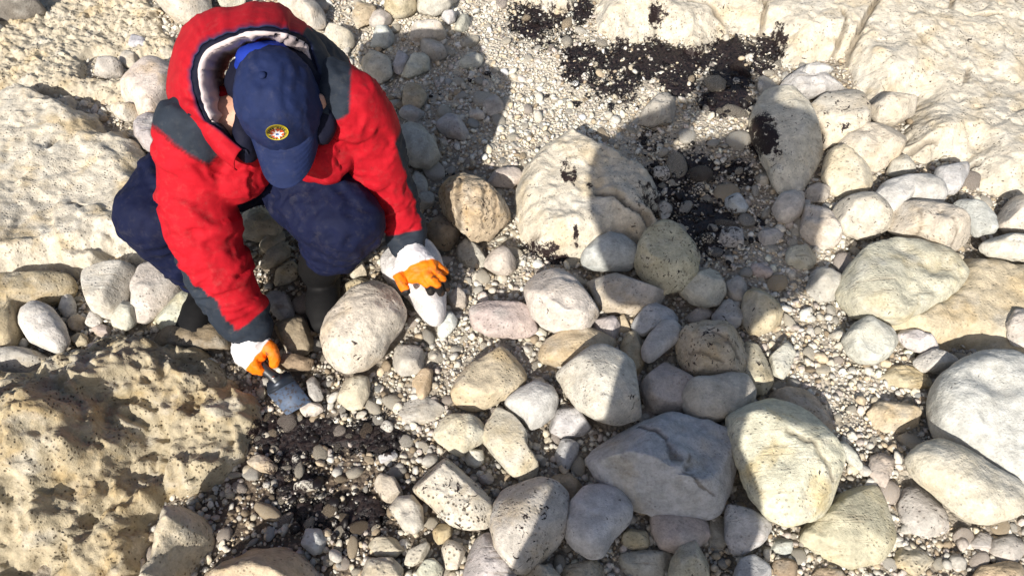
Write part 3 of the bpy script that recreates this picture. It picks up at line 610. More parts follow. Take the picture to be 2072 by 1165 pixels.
stone('striped round stone right of the white oval stone','pale',[(978,535),(995,509),(1020,499),(1042,515),(1045,540),(1025,555),(1000,552)],.42,.03,.2,.2,.3,.1,ln='striped round stone')
stone('grooved woody-looking rock below the head\'s shadow','tan',[(885,400),(897,365),(940,357),(972,372),(1002,368),(1028,387),(1032,420),(1012,457),(990,482),(960,477),(932,457),(898,435)],.44,.06,.6,.7,.8,.2,.8,6,cracks=[([(935,365),(930,400),(925,430)],13,10),([(1005,385),(1000,430),(980,465)],7,6),([(985,380),(975,430)],5,5)],ln='grooved woody-looking rock')
stone('shaded grey stone below the grooved rock','grey',[(923,490),(945,478),(977,505),(988,535),(960,542),(930,527)],.4,.01,.1,.2)
stone('rough rust-brown stone right of the jacket cuff','brown',[(862,470),(890,438),(927,450),(932,482),(905,507),(873,502)],.42,.02,.4,.7,.7)
stone('large smooth grey stone beside the right-hand sleeve','grey',[(803,275),(825,253),(857,260),(882,290),(892,320),(870,342),(833,337),(808,312)],.42,.03,.15,.2,.2,.05,ln='large smooth grey stone beside the sleeve')
stone('grey angular stone inside the head\'s shadow','grey',[(880,255),(893,228),(922,238),(950,262),(942,284),(905,278)],.4,.02,.2,.3)
stone('pale cobble in the lower right of the head\'s shadow','grey',E(1000,215,22,19,0),.42,.01,.15,.2)
stone('small pale egg in the middle of the head\'s shadow','pale',E(965,232,19,10,10),.42,.01,.1,.2)
stone('lilac stone half lit below the head\'s shadow','pink',[(983,360),(1010,343),(1052,340),(1062,360),(1040,380),(1005,377)],.38,.01,.3,.2)
stone('grey cobble left of the grooved rock','grey',[(828,370),(845,353),(867,368),(867,397),(840,402)],.42,.01,.1,.3)
stone('round grey cobble above the jacket cuff','grey',E(862,405,20,17,0),.42,.01,.1,.2)
stone('grey slab between the thigh and the sleeve','grey',[(676,330),(700,320),(740,370),(752,402),(715,395)],.34,.02,.1,.2)
stone('pale rounded rock seen between the knees, topmost','sand',[(473,447),(500,418),(542,423),(574,455),(562,482),(520,484),(483,477)],.4,.04,.1,.4)
stone('oblong sandy stone seen between the knees, second from top','sand',[(523,497),(545,468),(572,463),(578,485),(547,512),(528,512)],.42,.03,.1,.4)
stone('sandy cobble seen between the knees above the golden stone','sand',[(526,532),(553,499),(582,488),(588,515),(560,537),(533,547)],.42,.03,.1,.5)
stone('golden rough stone beside the boot between the knees','yellow',[(551,572),(563,545),(590,523),(605,545),(602,562),(575,573),(558,580)],.42,.03,.1,.9,.9,.14)
stone('pale cobble right of the kneecap','pale',[(698,545),(710,528),(737,528),(742,555),(715,564)],.42,.01,.1,.3)
stone('pink-white cobble right of the fingertips','pink',[(903,600),(920,578),(947,598),(942,622),(918,627)],.42,.01,.05,.2)
stone('speckled cobble by the rough pitted rock','sand',[(496,935),(510,917),(542,925),(564,945),(556,960),(525,952)],.42,.01,.35,.4)
stone('speckled tan pebble below the pitted slab','tan',[(873,1085),(890,1058),(917,1065),(912,1092),(890,1102)],.42,.01,.4,.4)
stone('pale pitted cobble below the speckled tan pebble','pale',[(891,1120),(905,1088),(932,1095),(942,1120),(925,1152),(903,1152)],.42,.015,.4,.3,.8)
stone('oblong grey cobble left of the pale pitted cobble','pale',[(815,1142),(830,1110),(860,1093),(872,1105),(867,1127),(835,1147)],.42,.015,.05,.1)
stone('sandy cobble in a lit spot at the bottom','sand',[(743,1100),(770,1083),(807,1088),(822,1110),(800,1127),(760,1127)],.4,.01,.15,.4)
stone('blocky greenish stone at the bottom edge','sand',[(728,1150),(745,1128),(797,1128),(817,1145),(810,1190),(735,1190)],.4,.02,.2,.5,ln='blocky greenish stone')
stone('pale rounded cobble at the bottom edge','pale',[(843,1155),(855,1133),(882,1128),(897,1150),(892,1180),(850,1185)],.42,.02,.1,.2)
stone('small whitish lump in the shaded gravel','white',[(591,990),(600,972),(637,972),(644,988),(620,994)],.42,.01,.4,.2)
stone('bluish cobble in the dark gravel near the bottom','cool',[(608,1100),(620,1068),(647,1068),(662,1090),(652,1112),(630,1122)],.42,.01,.05,.1)
stone('flat grey stone half buried in gravel below the scraped patch','grey',[(800,830),(840,805),(875,800),(905,825),(885,850),(840,862),(810,850)],.22,-.005,.3,.3)
stone('bluish chip in the gravel above the pitted slab','cool',E(785,925,22,10,-15),.4,.01,.1,.1)
stone('white round cobble between the pale lumpy stone and the pitted slab','white',E(960,925,21,20,0),.42,.01,.1,.1)
stone('pink pebble stacked below the white round cobble','pink',E(984,968,16,13,0),.42,.01,.05,.2)
# --- the left
stone('rounded sunny boulder left of the hood','cream',[(243,190),(255,148),(300,128),(352,118),(368,160),(347,202),(320,232),(280,242),(253,217)],.42,.03,.05,.6,.4,.1,ln='rounded sunny boulder',name='boulder',cat='boulder')
stone('shaded stone below the rounded sunny boulder','grey',[(268,272),(300,240),(342,213),(342,262),(322,315),(288,294)],.42,.02,.05,.6)
stone('pale yellow boulder above the hood at the top edge','cream',[(305,-40),(425,-40),(424,25),(385,48),(338,32)],.42,.04,.05,.6,.3,.1,name='boulder',cat='boulder')
stone('pale stone behind the top of the hood','pale',[(428,-40),(494,-40),(494,8),(440,20)],.4,.02,.05,.4)
stone('grey-green rock right of the hood at the top','pale',[(558,5),(600,-20),(652,18),(658,55),(622,54)],.42,.03,.05,.4)
stone('white rounded stone above the dark shoulder','cream',[(653,85),(665,58),(692,50),(713,70),(715,94),(680,98)],.42,.02,.05,.3,ln='white rounded stone above the shoulder')
stone('layered tan rock at the left edge below the ledge','tan',[(-80,605),(0,588),(60,553),(122,548),(158,560),(142,592),(100,607),(62,630),(40,700),(-80,715)],.34,.02,.15,.6,.7,.14,ln='layered tan rock')
stone('pale oval stone standing on the left','white',[(40,660),(45,625),(75,610),(107,620),(132,655),(142,690),(120,717),(95,707),(58,692)],.42,.04,.1,.2,.2,.05,ln='pale oval stone on the left')
stone('smooth white stone below the ledge left of the arm','white',[(158,600),(180,560),(215,533),(262,533),(278,560),(262,592),(242,642),(210,642),(173,622)],.40,.03,.2,.3,ln='smooth white stone below the ledge')
stone('yellowish rounded stone left of the grey sleeve panel','cream',[(268,590),(285,550),(330,528),(368,538),(364,590),(322,627),(290,652),(262,652)],.40,.03,.2,.5,ln='yellowish rounded stone')
stone('white blunt stone in front of the yellowish rounded stone','white',[(223,640),(245,608),(272,613),(278,645),(252,670),(228,662)],.40,.03,.05,.2)
stone('low pale stone under the forearm','pale',[(298,662),(340,628),(380,598),(422,593),(455,640),(422,660),(350,672)],.36,.01,.1,.5,ln='low pale stone under the forearm')
stone('long shaded slab below the forearm','brown',[(300,680),(350,662),(425,655),(470,668),(470,700),(400,706),(320,700)],.3,.02,.05,.3)
stone('white cobble upright between the oval and smooth white stones','white',E(136,618,18,25,10),.42,.015,.05,.2)
stone('tan cobble below the upright white cobble','tan',E(155,653,19,16,-10),.42,.01,.05,.3)
stone('pale pebble left of the white blunt stone','white',E(192,645,18,18,0),.42,.01,.05,.2)
stone('dotted pebble right of the pale oval stone','sand',E(160,687,21,13,-8),.42,.01,.2,.3)
stone('pinkish pebble under the white blunt stone','pink',E(205,668,20,12,20),.42,.01,.05,.3)
stone('bluish-white flat pebble in the top-left gravel','cool',[(258,85),(270,68),(292,75),(308,100),(292,107)],.34,.02,.05,.05)
stone('grey-green round stone in the top-left gravel','grey',[(183,150),(195,124),(227,119),(247,130),(242,152),(205,160)],.40,.02,.05,.5,ln='grey-green round stone in the top-left gravel')
stone('small pale stone right of the grey-green round stone','pale',E(260,122,21,17,0),.42,.015,.05,.3)
stone('pale stone in a hollow at the ledge top','pale',[(222,218),(240,208),(272,218),(275,235),(245,245),(228,235)],.42,.04,.05,.5)
stone('boulder coloured dark for the shade in the top-left corner','dark',[(-120,-60),(80,-60),(90,5),(50,25),(0,40),(-120,50)],.4,.05,.0,.1,.1,.1,name='boulder',cat='boulder')  # stand-in for the shaded corner, its shade put into the dark tint
stone('dark grey rock at the left edge below the corner boulder','dark',[(-120,50),(0,48),(32,62),(20,80),(-120,95)],.4,.02,.0,.1,.1,.1)
# --- the top middle
stone('pitted tan stone above the white rounded shoulder stone','tan',[(713,35),(725,8),(752,3),(763,25),(747,47),(720,52)],.42,.02,.3,.5,.6)
stone('brownish stone at the top edge right of the tan stone','tan',[(775,20),(790,-25),(840,-25),(845,15),(820,32),(790,32)],.4,.02,.3,.6,.5)
stone('pale stone cut by the top edge','pale',[(843,20),(850,-10),(880,-30),(925,-25),(905,10),(875,30)],.40,.03,.05,.2,ln='pale stone at the top edge')
stone('bluish cobble above the dark shoulder panel','cool',[(746,95),(758,60),(787,54),(798,75),(782,97)],.42,.02,.1,.1)
stone('grey pebble between the tan and bluish cobbles','grey',E(770,40,24,18,-20),.42,.01,.1,.2)
stone('cream stone in the sun above the head\'s shadow','cream',[(825,78),(838,52),(880,46),(905,60),(900,78),(862,82)],.38,.02,.05,.4,ln='cream stone above the head\'s shadow')
stone('grey-green stone touching the cream stone from below','grey',[(850,95),(870,75),(895,85),(905,115),(880,125),(855,115)],.40,.01,.05,.3)
stone('bright white cobble near the top edge','chalk',[(893,35),(905,20),(925,22),(922,40),(905,50)],.42,.02,.0,.0)
stone('grey smooth pebble right of the bright white cobble','grey',E(935,48,17,16,0),.4,.01,.0,.1)
stone('pointed white cobble right of the red sleeve','white',[(795,130),(805,103),(818,100),(830,122),(808,148),(797,142)],.42,.02,.05,.2)
stone('cream cobble right of the pointed white cobble','cream',[(812,150),(835,118),(865,112),(870,135),(845,152),(825,158)],.38,.015,.05,.3)
stone('grey-yellow stone by the dark shoulder','pale',[(730,125),(745,108),(790,128),(795,150),(765,165),(740,150)],.40,.02,.2,.4)
stone('white rough cobble beside the shoulder','white',E(762,135,22,14,20),.4,.03,.1,.2)
stone('sunlit flat stone at the top rim of the head\'s shadow','white',[(925,125),(950,108),(980,112),(972,132),(945,138)],.32,.015,.05,.2)
stone('shaded yellow-brown stone at the left of the head\'s shadow','tan',[(812,200),(825,170),(850,168),(865,195),(850,222),(820,222)],.40,.02,.3,.6)
stone('grey stone under the shaded yellow-brown stone','grey',E(832,228,24,17,10),.4,.015,.1,.1)

# ---------------------------------------------------------------- pebbles, one by one
prot = []
for k in range(9):
    v, f = ico(3); rg = np.random.default_rng(900 + k); sd = rg.uniform(0, 50, 3)
    e = rg.uniform(.72, 1.12, 3); p = v * (1 + .20 * fbm(v * .9 + sd, 2)[:, None] + .06 * fbm(v * 3 + sd, 2)[:, None]) * e
    if k % 3 == 0: p = np.sign(p) * np.abs(p) ** .82
    prot.append(mesh_np('pebble', p, f)); prot[-1].materials.append(ROCK)
foot_px = []
for P, off in FOOT:
    foot_px.append(P2(np.column_stack([P, np.full(len(P), .02)])))
rg = np.random.default_rng(21)
placed = []
PT = [('white', 'white'), ('pale', 'pale'), ('cream', 'cream'), ('grey', 'grey'), ('tan', 'tan'), ('pinkish', 'pink'), ('bluish', 'cool'), ('brown', 'brown')]
cand = np.column_stack([rg.uniform(8, 2064, 9000), rg.uniform(6, 1160, 9000)])
best = np.full(len(cand), 1e9)
for fp in foot_px: best = np.minimum(best, -sdist(cand, fp))
BLOCK = [(553,210,200),(400,400,110),(460,560,90),(310,440,95),(660,440,110),(770,330,80),(835,540,60),(520,710,60),(585,790,55)]
used_labels = set()
def side(dx, dy):
    if abs(dx) > abs(dy) * 2.2: return 'right of' if dx > 0 else 'left of'
    if abs(dy) > abs(dx) * 2.2: return 'below' if dy > 0 else 'above'
    return ('lower right of' if dx > 0 else 'lower left of') if dy > 0 else ('upper right of' if dx > 0 else 'upper left of')
npeb = 0
order = []
for r0, quota in ((23, 26), (16, 66), (11, 104), (8.4, 100)):
    got = 0
    for i in range(len(cand)):
        if got >= quota: break
        x, y = cand[i]; r = r0 * rg.uniform(.85, 1.2)
        if best[i] < r * (.18 if r0 > 12 else .62): continue
        if any((x - a) ** 2 + (y - b) ** 2 < (c + 0) ** 2 for a, b, c in BLOCK): continue
        # the fine white gravel holds few large pebbles
        fine = 1.2 * math.exp(-((x - 1230) / 260) ** 2 - ((y - 150) / 130) ** 2) + math.exp(-((x - 130) / 200) ** 2 - ((y - 90) / 90) ** 2) + .7 * math.exp(-((x - 1700) / 120) ** 2 - ((y - 790) / 80) ** 2)
        if rg.random() < fine * (.93 if r0 > 12 else .8): continue
        if any((x - a) ** 2 + (y - b) ** 2 < ((r + c) * .92) ** 2 for a, b, c in placed): continue
        placed.append((x, y, r)); got += 1
for x, y, r in placed:
    g0 = gz(x, y); s = r / 740.0 * (U(x, y, 0)[1] * CP + HC * SP) / 2.03
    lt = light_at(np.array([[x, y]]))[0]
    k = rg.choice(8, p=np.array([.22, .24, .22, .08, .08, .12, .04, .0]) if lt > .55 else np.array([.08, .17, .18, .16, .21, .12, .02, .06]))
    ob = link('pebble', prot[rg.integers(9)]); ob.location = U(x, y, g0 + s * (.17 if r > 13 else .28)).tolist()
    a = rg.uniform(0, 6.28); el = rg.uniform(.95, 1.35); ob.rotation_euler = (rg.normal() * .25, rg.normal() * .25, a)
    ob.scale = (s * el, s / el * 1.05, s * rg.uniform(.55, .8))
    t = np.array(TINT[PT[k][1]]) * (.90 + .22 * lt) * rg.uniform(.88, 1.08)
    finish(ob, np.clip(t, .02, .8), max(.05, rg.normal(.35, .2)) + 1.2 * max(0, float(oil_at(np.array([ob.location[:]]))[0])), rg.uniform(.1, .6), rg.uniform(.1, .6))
    size = 'large' if r > 19 else ('medium' if r > 13 else ('small' if r > 9.4 else 'tiny'))
    land = sorted(LAND, key=lambda L: (L[1] - x) ** 2 + (L[2] - y) ** 2)
    lab = None
    for L in land[:6]:
        for extra in ('', 'nearest ', 'flat ', 'rounded '):
            if extra in ('nearest ', 'flat ', 'rounded '): continue
            c = f"{size} {PT[k][0]} pebble {side(x - L[1], y - L[2])} the {L[0]}"
            if c not in used_labels: lab = c; break
        if lab: break
    used_labels.add(lab)
    tag(ob, lab, 'pebble', 'loose pebbles lying in the gravel between the stones')

# ---------------------------------------------------------------- fine gravel (nobody could count it)
def gravel(name, n, rmin, rmax, seed, lvl, region=None, label=None):
    rg = np.random.default_rng(seed)
    q = np.column_stack([rg.uniform(-260, 2330, n * 3), rg.uniform(-200, 1400, n * 3)])
    # even density on the ground: thin out towards the near edge
    p = U(q[:, 0], q[:, 1], 0.0)
    dep = p[:, 1] * CP + HC * SP
    keep = rg.random(len(q)) < (dep / dep.max()) ** 1.6 * np.clip(.35 + .75 * light_at(q), 0, 1)
    q, p = q[keep], p[keep]
    ok = np.ones(len(q), bool)
    for P, off in FOOT:
        b0, b1 = P.min(0), P.max(0)
        m = (p[:, 0] > b0[0]) & (p[:, 0] < b1[0]) & (p[:, 1] > b0[1]) & (p[:, 1] < b1[1])
        if m.any():
            ii = np.where(m)[0]; ok[ii[sdist(p[ii, :2], P) > (.012 if off > 0 else .03)]] = False
    q, p = q[ok][:n], p[ok][:n]; n = len(q)
    v, f = ico(lvl); nv = len(v)
    r = rmin * (rmax / rmin) ** (rg.random(n) ** 2.0)
    el = rg.uniform(.75, 1.25, (n, 3)); el[:, 2] *= .72
    a = rg.uniform(0, 6.28, n); ca, sa = np.cos(a), np.sin(a)
    jit = 1 + rg.uniform(-.16, .16, (n, nv, 1))
    L = v[None] * jit * (el * r[:, None])[:, None, :]
    tx, ty = rg.normal(0, .35, n), rg.normal(0, .35, n)
    Lz = L[..., 2] + L[..., 0] * tx[:, None] + L[..., 1] * ty[:, None]
    X = L[..., 0] * ca[:, None] - L[..., 1] * sa[:, None]; Yv = L[..., 0] * sa[:, None] + L[..., 1] * ca[:, None]
    zc = ground_z(p[:, :2]) + r * rg.uniform(.0, 1.1, n)
    VV = np.stack([X + p[:, 0:1], Yv + p[:, 1:2], Lz + zc[:, None]], -1).reshape(-1, 3)
    F = (f[None] + (np.arange(n) * nv)[:, None, None]).reshape(-1, 3)
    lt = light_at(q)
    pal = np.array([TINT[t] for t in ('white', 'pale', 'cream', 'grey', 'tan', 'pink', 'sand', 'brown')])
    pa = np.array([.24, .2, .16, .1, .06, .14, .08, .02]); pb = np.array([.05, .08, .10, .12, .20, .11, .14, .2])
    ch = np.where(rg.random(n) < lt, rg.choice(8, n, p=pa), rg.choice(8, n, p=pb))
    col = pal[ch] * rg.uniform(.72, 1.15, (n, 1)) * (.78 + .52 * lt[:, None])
    o = oil_at(np.column_stack([p[:, :2], zc])) + rg.normal(0, .17, n) * (oil_at(np.column_stack([p[:, :2], zc])) > .03)
    me = mesh_np(name, VV, F, {'oil': np.repeat(o, nv)}, True, np.repeat(np.clip(col, .02, .74), nv, 0))
    ob = link(name, me, GRAVEL); tag(ob, kind='stuff'); ob['label'] = label
    return ob
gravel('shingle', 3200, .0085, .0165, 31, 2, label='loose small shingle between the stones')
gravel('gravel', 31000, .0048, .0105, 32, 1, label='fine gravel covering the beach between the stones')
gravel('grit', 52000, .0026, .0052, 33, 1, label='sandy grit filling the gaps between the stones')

# ---------------------------------------------------------------- spilled oil lying as a tarry film between the grains
def oil_film():
    q, f = grid(-1.3, 1.3, .35, 2.75, .0055)
    p = np.column_stack([q, ground_z(q)]); o = oil_at(p); n3 = np.column_stack([q, np.zeros(len(q))])
    th_ = o + .15 * fbm(n3 * 40, 4) + .05 * perlin(n3 * 130)
    inside = th_ > .50
    ok = np.ones(len(q), bool)
    for P, off in FOOT:
        b0, b1 = P.min(0), P.max(0); m = inside & (q[:, 0] > b0[0]) & (q[:, 0] < b1[0]) & (q[:, 1] > b0[1]) & (q[:, 1] < b1[1])
        if m.any(): ii = np.where(m)[0]; ok[ii[sdist(q[ii], P) > .03]] = False
    z = p[:, 2] + .0015 + .005 * smooth(.50, .70, th_) + .004 * fbm(n3 * 70 + 3, 3)
    z = np.where(th_ < .53, z - .006, z)
    f = f[(inside & ok)[f].all(1)]; used = np.unique(f); mp = np.full(len(q), -1); mp[used] = np.arange(len(used))
    k = NT('tar_film'); tc = k.n('TexCoord'); v = tc.outputs['Object']; n1 = k.noise(v, 110, 6, .7)
    k.l(k.mix(k.mr(n1, .42, .66), (.007, .005, .006), (.038, .023, .021)), k.b.inputs['Base Color'])
    k.l(k.mr(n1, .35, .65, .20, .70), k.b.inputs['Roughness']); k.l(k.bump(n1, .7, .006), k.b.inputs['Normal'])
    ob = link('oil_film', mesh_np('oil_film', np.column_stack([q, z])[used], mp[f]), k.m); tag(ob, 'brown-black oil film smeared over the gravel and rock edge', kind='stuff')
oil_film()

# ---------------------------------------------------------------- people
def tube(pts, rad, seg=20, per=6, up=None, cap=True, flat=1.0):
    """a closed tube through pts; rad: numbers or (ra, rb) pairs; the ends are rounded"""
    P = [Vector(p) for p in pts]; n = len(P)
    Rr = [(r, r * flat) if not isinstance(r, tuple) else r for r in rad]
    Q, S = [], []
    for i in range(n - 1):
        p0, p1, p2, p3 = P[max(i - 1, 0)], P[i], P[i + 1], P[min(i + 2, n - 1)]
        for k in range(per):
            t = k / per; t2, t3 = t * t, t * t * t
            Q.append(.5 * ((2 * p1) + (-p0 + p2) * t + (2 * p0 - 5 * p1 + 4 * p2 - p3) * t2 + (-p0 + 3 * p1 - 3 * p2 + p3) * t3))
            S.append(tuple(Rr[i][j] * (1 - t) + Rr[i + 1][j] * t for j in (0, 1)))
    Q.append(P[-1]); S.append(Rr[-1])
    d0 = (Q[1] - Q[0]).normalized(); d1 = (Q[-1] - Q[-2]).normalized()
    ends = [(.98, .20), (.90, .44), (.72, .70), (.40, .92)] if cap else []
    pre = [(Q[0] - d0 * (S[0][1] * e[1]), (S[0][0] * e[0], S[0][1] * e[0])) for e in reversed(ends)]
    post = [(Q[-1] + d1 * (S[-1][1] * e[1]), (S[-1][0] * e[0], S[-1][1] * e[0])) for e in ends]
    seq = pre + list(zip(Q, S)) + post
    verts, faces = [], []
    u = Vector(up) if up is not None else Vector((0.31, .1, .9))
    for i, (c, s) in enumerate(seq):
        a = seq[max(i - 1, 0)][0]; b = seq[min(i + 1, len(seq) - 1)][0]; d = (b - a).normalized()
        x = u.cross(d).normalized(); y = d.cross(x)
        for k in range(seg):
            an = 2 * math.pi * k / seg; verts.append(c + x * (math.cos(an) * s[0]) + y * (math.sin(an) * s[1]))
    m = len(seq)
    for i in range(m - 1):
        for k in range(seg):
            faces.append((i * seg + k, i * seg + (k + 1) % seg, (i + 1) * seg + (k + 1) % seg, (i + 1) * seg + k))
    a = len(verts); verts += [seq[0][0], seq[-1][0]]
    for k in range(seg):
        faces.append((a, (k + 1) % seg, k)); faces.append((a + 1, (m - 1) * seg + k, (m - 1) * seg + (k + 1) % seg))
    return [tuple(v) for v in verts], faces
def ball(c, r, axes=None):
    v, f = ico(3); M = np.array(axes) if axes is not None else np.eye(3)
    p = (v * np.array(r)) @ M + np.array(c); return [tuple(x) for x in p], [tuple(x) for x in f]
def fuse(shapes, voxel, iters=6, fac=.5):
    """one continuous skin round overlapping closed shapes -> (verts, normals, faces)"""
    vs, fs = [], []
    for v, f in shapes:
        o = len(vs); vs += v; fs += [tuple(i + o for i in q) for q in f]
    me = bpy.data.meshes.new('fuse'); me.from_pydata(vs, [], fs); me.update()
    ob = bpy.data.objects.new('fuse', me); C.objects.link(ob)
    m = ob.modifiers.new('r', 'REMESH'); m.mode = 'VOXEL'; m.voxel_size = voxel
    s = ob.modifiers.new('s', 'SMOOTH'); s.factor = fac; s.iterations = iters
    dg = bpy.context.evaluated_depsgraph_get(); ev = ob.evaluated_get(dg); m2 = ev.to_mesh()
    v = np.empty(len(m2.vertices) * 3, np.float32); m2.vertices.foreach_get('co', v); v = v.reshape(-1, 3).astype(float)
    nn = np.empty(len(m2.vertices) * 3, np.float32); m2.vertices.foreach_get('normal', nn); nn = nn.reshape(-1, 3).astype(float)
    f = np.array([list(p.vertices) if len(p.vertices) == 4 else list(p.vertices) + [p.vertices[-1]] for p in m2.polygons])
    ev.to_mesh_clear(); bpy.data.objects.remove(ob); bpy.data.meshes.remove(me)
    return v, nn, f
def seg_param(v, pts):
    """distance to a polyline, position along it (metres), local axis"""
    pts = np.array([list(p) for p in pts]); best = np.full(len(v), 1e9); par = np.zeros(len(v)); ax = np.zeros((len(v), 3)); acc = 0
    for a, b in zip(pts[:-1], pts[1:]):
        e = b - a; L = np.linalg.norm(e); t = np.clip(((v - a) @ e) / (L * L), 0, 1)
        d = np.linalg.norm(v - a - t[:, None] * e, axis=1); m = d < best
        best[m] = d[m]; par[m] = acc + t[m] * L; ax[m] = e / L; acc += L
    return best, par, ax, acc
def folds(v, nn, pts, amp, freq, seed, warp=.03):
    """creases that run round a sleeve or trouser leg"""
    d, par, ax, tot = seg_param(v, pts)
    q = v * 6 + seed * 3.1
    ph = par + warp * fbm(q, 2) + .018 * perlin(v * 18 + seed)
    n = ridged(np.column_stack([ph * freq, v[:, 0] * 5 + seed, v[:, 1] * 5 + v[:, 2] * 4]), 3)
    return amp * (1.5 * smooth(.60, 1.25, n) - .3)
def seam_col(base, masks):
    col = np.tile(np.array(base, float), (len(masks[0][0]), 1)) if masks else None
    for m, c in masks:
        col = col * (1 - m[:, None]) + np.array(c) * m[:, None]
    return col
RED, SLATE, NAVY, MAUVE = (.42, .008, .018), (.024, .032, .047), (.014, .020, .060), (.62, .53, .54)
CLOTH = cloth('jacket_fabric', dust=.06); TROU = cloth('trouser_fabric', (.006, .009, .034), dust=.05); CAPM = cloth('cap_twill', (.013, .022, .074), weave=1400, dust=.05)
LIN = cloth('hood_lining', MAUVE, .6); INN = cloth('inner_navy', (.008, .009, .022)); BLUE = cloth('blue_sweater', (.012, .035, .30))
SKIN = plain('skin', (.56, .30, .21), .55); BOOT = plain('boot_rubber', (.007, .007, .008), .7, 0, .2)
GLOVE = cloth('glove_knit_and_latex', None, .5, 700, 0.0); HAIR = plain('hair', (.03, .02, .015), .7)

root = empty('person', U(540, 560, 0.0).tolist())
tag(root, 'crouching person in a red jacket and navy cap scraping oil from the stones', 'person')
def add(name, v, f, mat, parent=root, attrs=None, colors=None):
    me = mesh_np(name, v - np.array(root.location), f, attrs, True, colors)
    return link(name, me, mat, parent)

# joints, from pixel and height
hipc = V(520, 300, .25) * 0 + Vector((-.535, 1.47, .27))
shR, shL = V(396, 258, .59), V(694, 200, .615)
armR = [shR, V(392, 332, .51), V(406, 430, .40), V(434, 525, .29), V(472, 605, .19), V(508, 662, .115)]
armL = [shL, V(728, 240, .55), V(768, 335, .40), V(800, 410, .29), V(816, 455, .235), V(823, 492, .20)]
radR = [.077, .080, .081, .076, .070, .056]
radL = [.075, .075, .069, .060, .052, .045]
kneeR, kneeL = V(316, 436, .33), V(694, 446, .335)
ankR, ankL = V(408, 556, .10), V(645, 545, .085)
neck = (shR + shL) / 2 + Vector((.01, .0, .03))
chest = (shR + shL) / 2 + Vector((0, .06, -.06)); belly = Vector((-.525, 1.37, .46))
# head frame
Uh = Vector((.02, -.40, .915)).normalized(); Fh = Vector((.06, -.92, -.40)); Fh = (Fh - Uh * Fh.dot(Uh)).normalized(); Rh = Fh.cross(Uh).normalized()   # Rh: image right
crown = V(532, 155, .775); brow = crown - Uh * .115
def HP(x, f, u): return brow + Rh * x + Fh * f + Uh * u
AX = [list(Rh), list(Fh), list(Uh)]

# --- body: one continuous figure
body = [ball(HP(0, -.005, .01), (.067, .088, .096), AX), ball(HP(0, .035, -.075), (.054, .052, .062), AX),
        tube([HP(0, .082, -.01), HP(0, .104, -.05)], [.010, .015], 10), ball(HP(0, .088, -.088), (.026, .012, .008), AX), ball(HP(0, .088, -.100), (.022, .011, .008), AX),
        ball(HP(.031, .072, -.018), (.014, .012, .010), AX), ball(HP(-.031, .072, -.018), (.014, .012, .010), AX),
        tube([HP(0, -.03, -.06), neck + Vector((0, .03, -.02)), chest], [.056, .060, .10], 16),
        tube([chest, belly, hipc], [(.15, .10), (.14, .10), (.15, .11)], 20), tube([shR, shL], [.055, .055]),
        tube(armR, [.052, .05, .044, .042, .036, .030]), tube(armL, [.052, .05, .044, .040, .034, .030]),
        tube([hipc + Vector((-.09, 0, 0)), kneeR, ankR], [.085, .055, .042]), tube([hipc + Vector((.09, 0, 0)), kneeL, ankL], [.085, .055, .042])]
for s in (-1, 1):
    body.append(ball(HP(s * .080, -.006, -.026), (.012, .020, .033), AX))
v, nn, f = fuse(body, .005, 4)
add('body', v, f, SKIN)

# --- trousers
tr = [tube([hipc + Vector((-.08, .0, .02)), hipc + Vector((.08, 0, .02))], [.135, .135]),
      tube([hipc + Vector((-.08, 0, 0)), V(400, 365, .33), kneeR], [.125, .108, .094]), tube([kneeR, (kneeR + ankR) / 2, ankR + Vector((0, .01, .02))], [.092, .078, .066]),
      tube([hipc + Vector((.08, 0, 0)), V(615, 352, .35), kneeL], [.125, .110, .098]), tube([kneeL, (kneeL + ankL) / 2, (kneeL * .5 + ankL * .5)], [.094, .076, .062])]
v, nn, f = fuse(tr, .006, 8)
lr, ll = [hipc, kneeR, ankR], [hipc, kneeL, ankL]
side_r = (v[:, 0] < hipc[0])
am = np.where(side_r, folds(v, nn, lr, .006, 20, 3), folds(v, nn, ll, .006, 20, 8))
kn = np.minimum(np.linalg.norm(v - np.array(kneeL), axis=1), np.linalg.norm(v - np.array(kneeR), axis=1))
am = am * (.25 + .75 * smooth(.03, .15, kn)) + .006 * fbm(v * 9, 3) + .0035 * smooth(.5, 1.4, ridged(v * np.array([30, 16, 22]), 3)) * smooth(-.2, .4, perlin(v * 7 + 3))
add('trousers', v + nn * am[:, None], f, TROU)

# --- jacket
up_back = chest + Vector((0, .05, -.02))
hemF1, hemF2 = V(470, 345, .47), V(650, 305, .50)
jk = [tube([hipc + Vector((0, .03, .10)), belly + Vector((0, .05, .0)), up_back, neck + Vector((0, .035, -.10))], [(.19, .14), (.185, .135), (.165, .11), (.085, .06)], 28, 6, (1, 0, 0.01)),
      tube([shR + Vector((.01, .02, 0)), neck + Vector((0, .05, -.085)), shL + Vector((-.01, .02, 0))], [.070, .062, .070]),
      tube([chest + Vector((-.10, -.02, -.03)), hemF1], [.080, .080]), tube([chest + Vector((.10, -.02, -.03)), hemF2], [.080, .072]),
      tube(armR, radR, 24), tube(armL, radL, 24),
      tube([armL[4] + Vector((.02, .0, .0)), V(848, 462, .215)], [.034, .018])]
v, nn, f = fuse(jk, .0055, 7)
dR, pR, aR, tR = seg_param(v, armR); dL, pL, aL, tL = seg_param(v, armL)
isR, isL = (dR < .125) & (dR < dL), (dL < .115) & (dL < dR)
am = np.where(isR, folds(v, nn, armR, .007, 8, 2, .06), np.where(isL, folds(v, nn, armL, .006, 9, 5, .05), .008 * smooth(.4, 1.5, ridged(v * np.array([13, 6, 5]), 3))))
endR, endL = smooth(tR - .012, tR + .002, pR), smooth(tL - .01, tL + .002, pL)
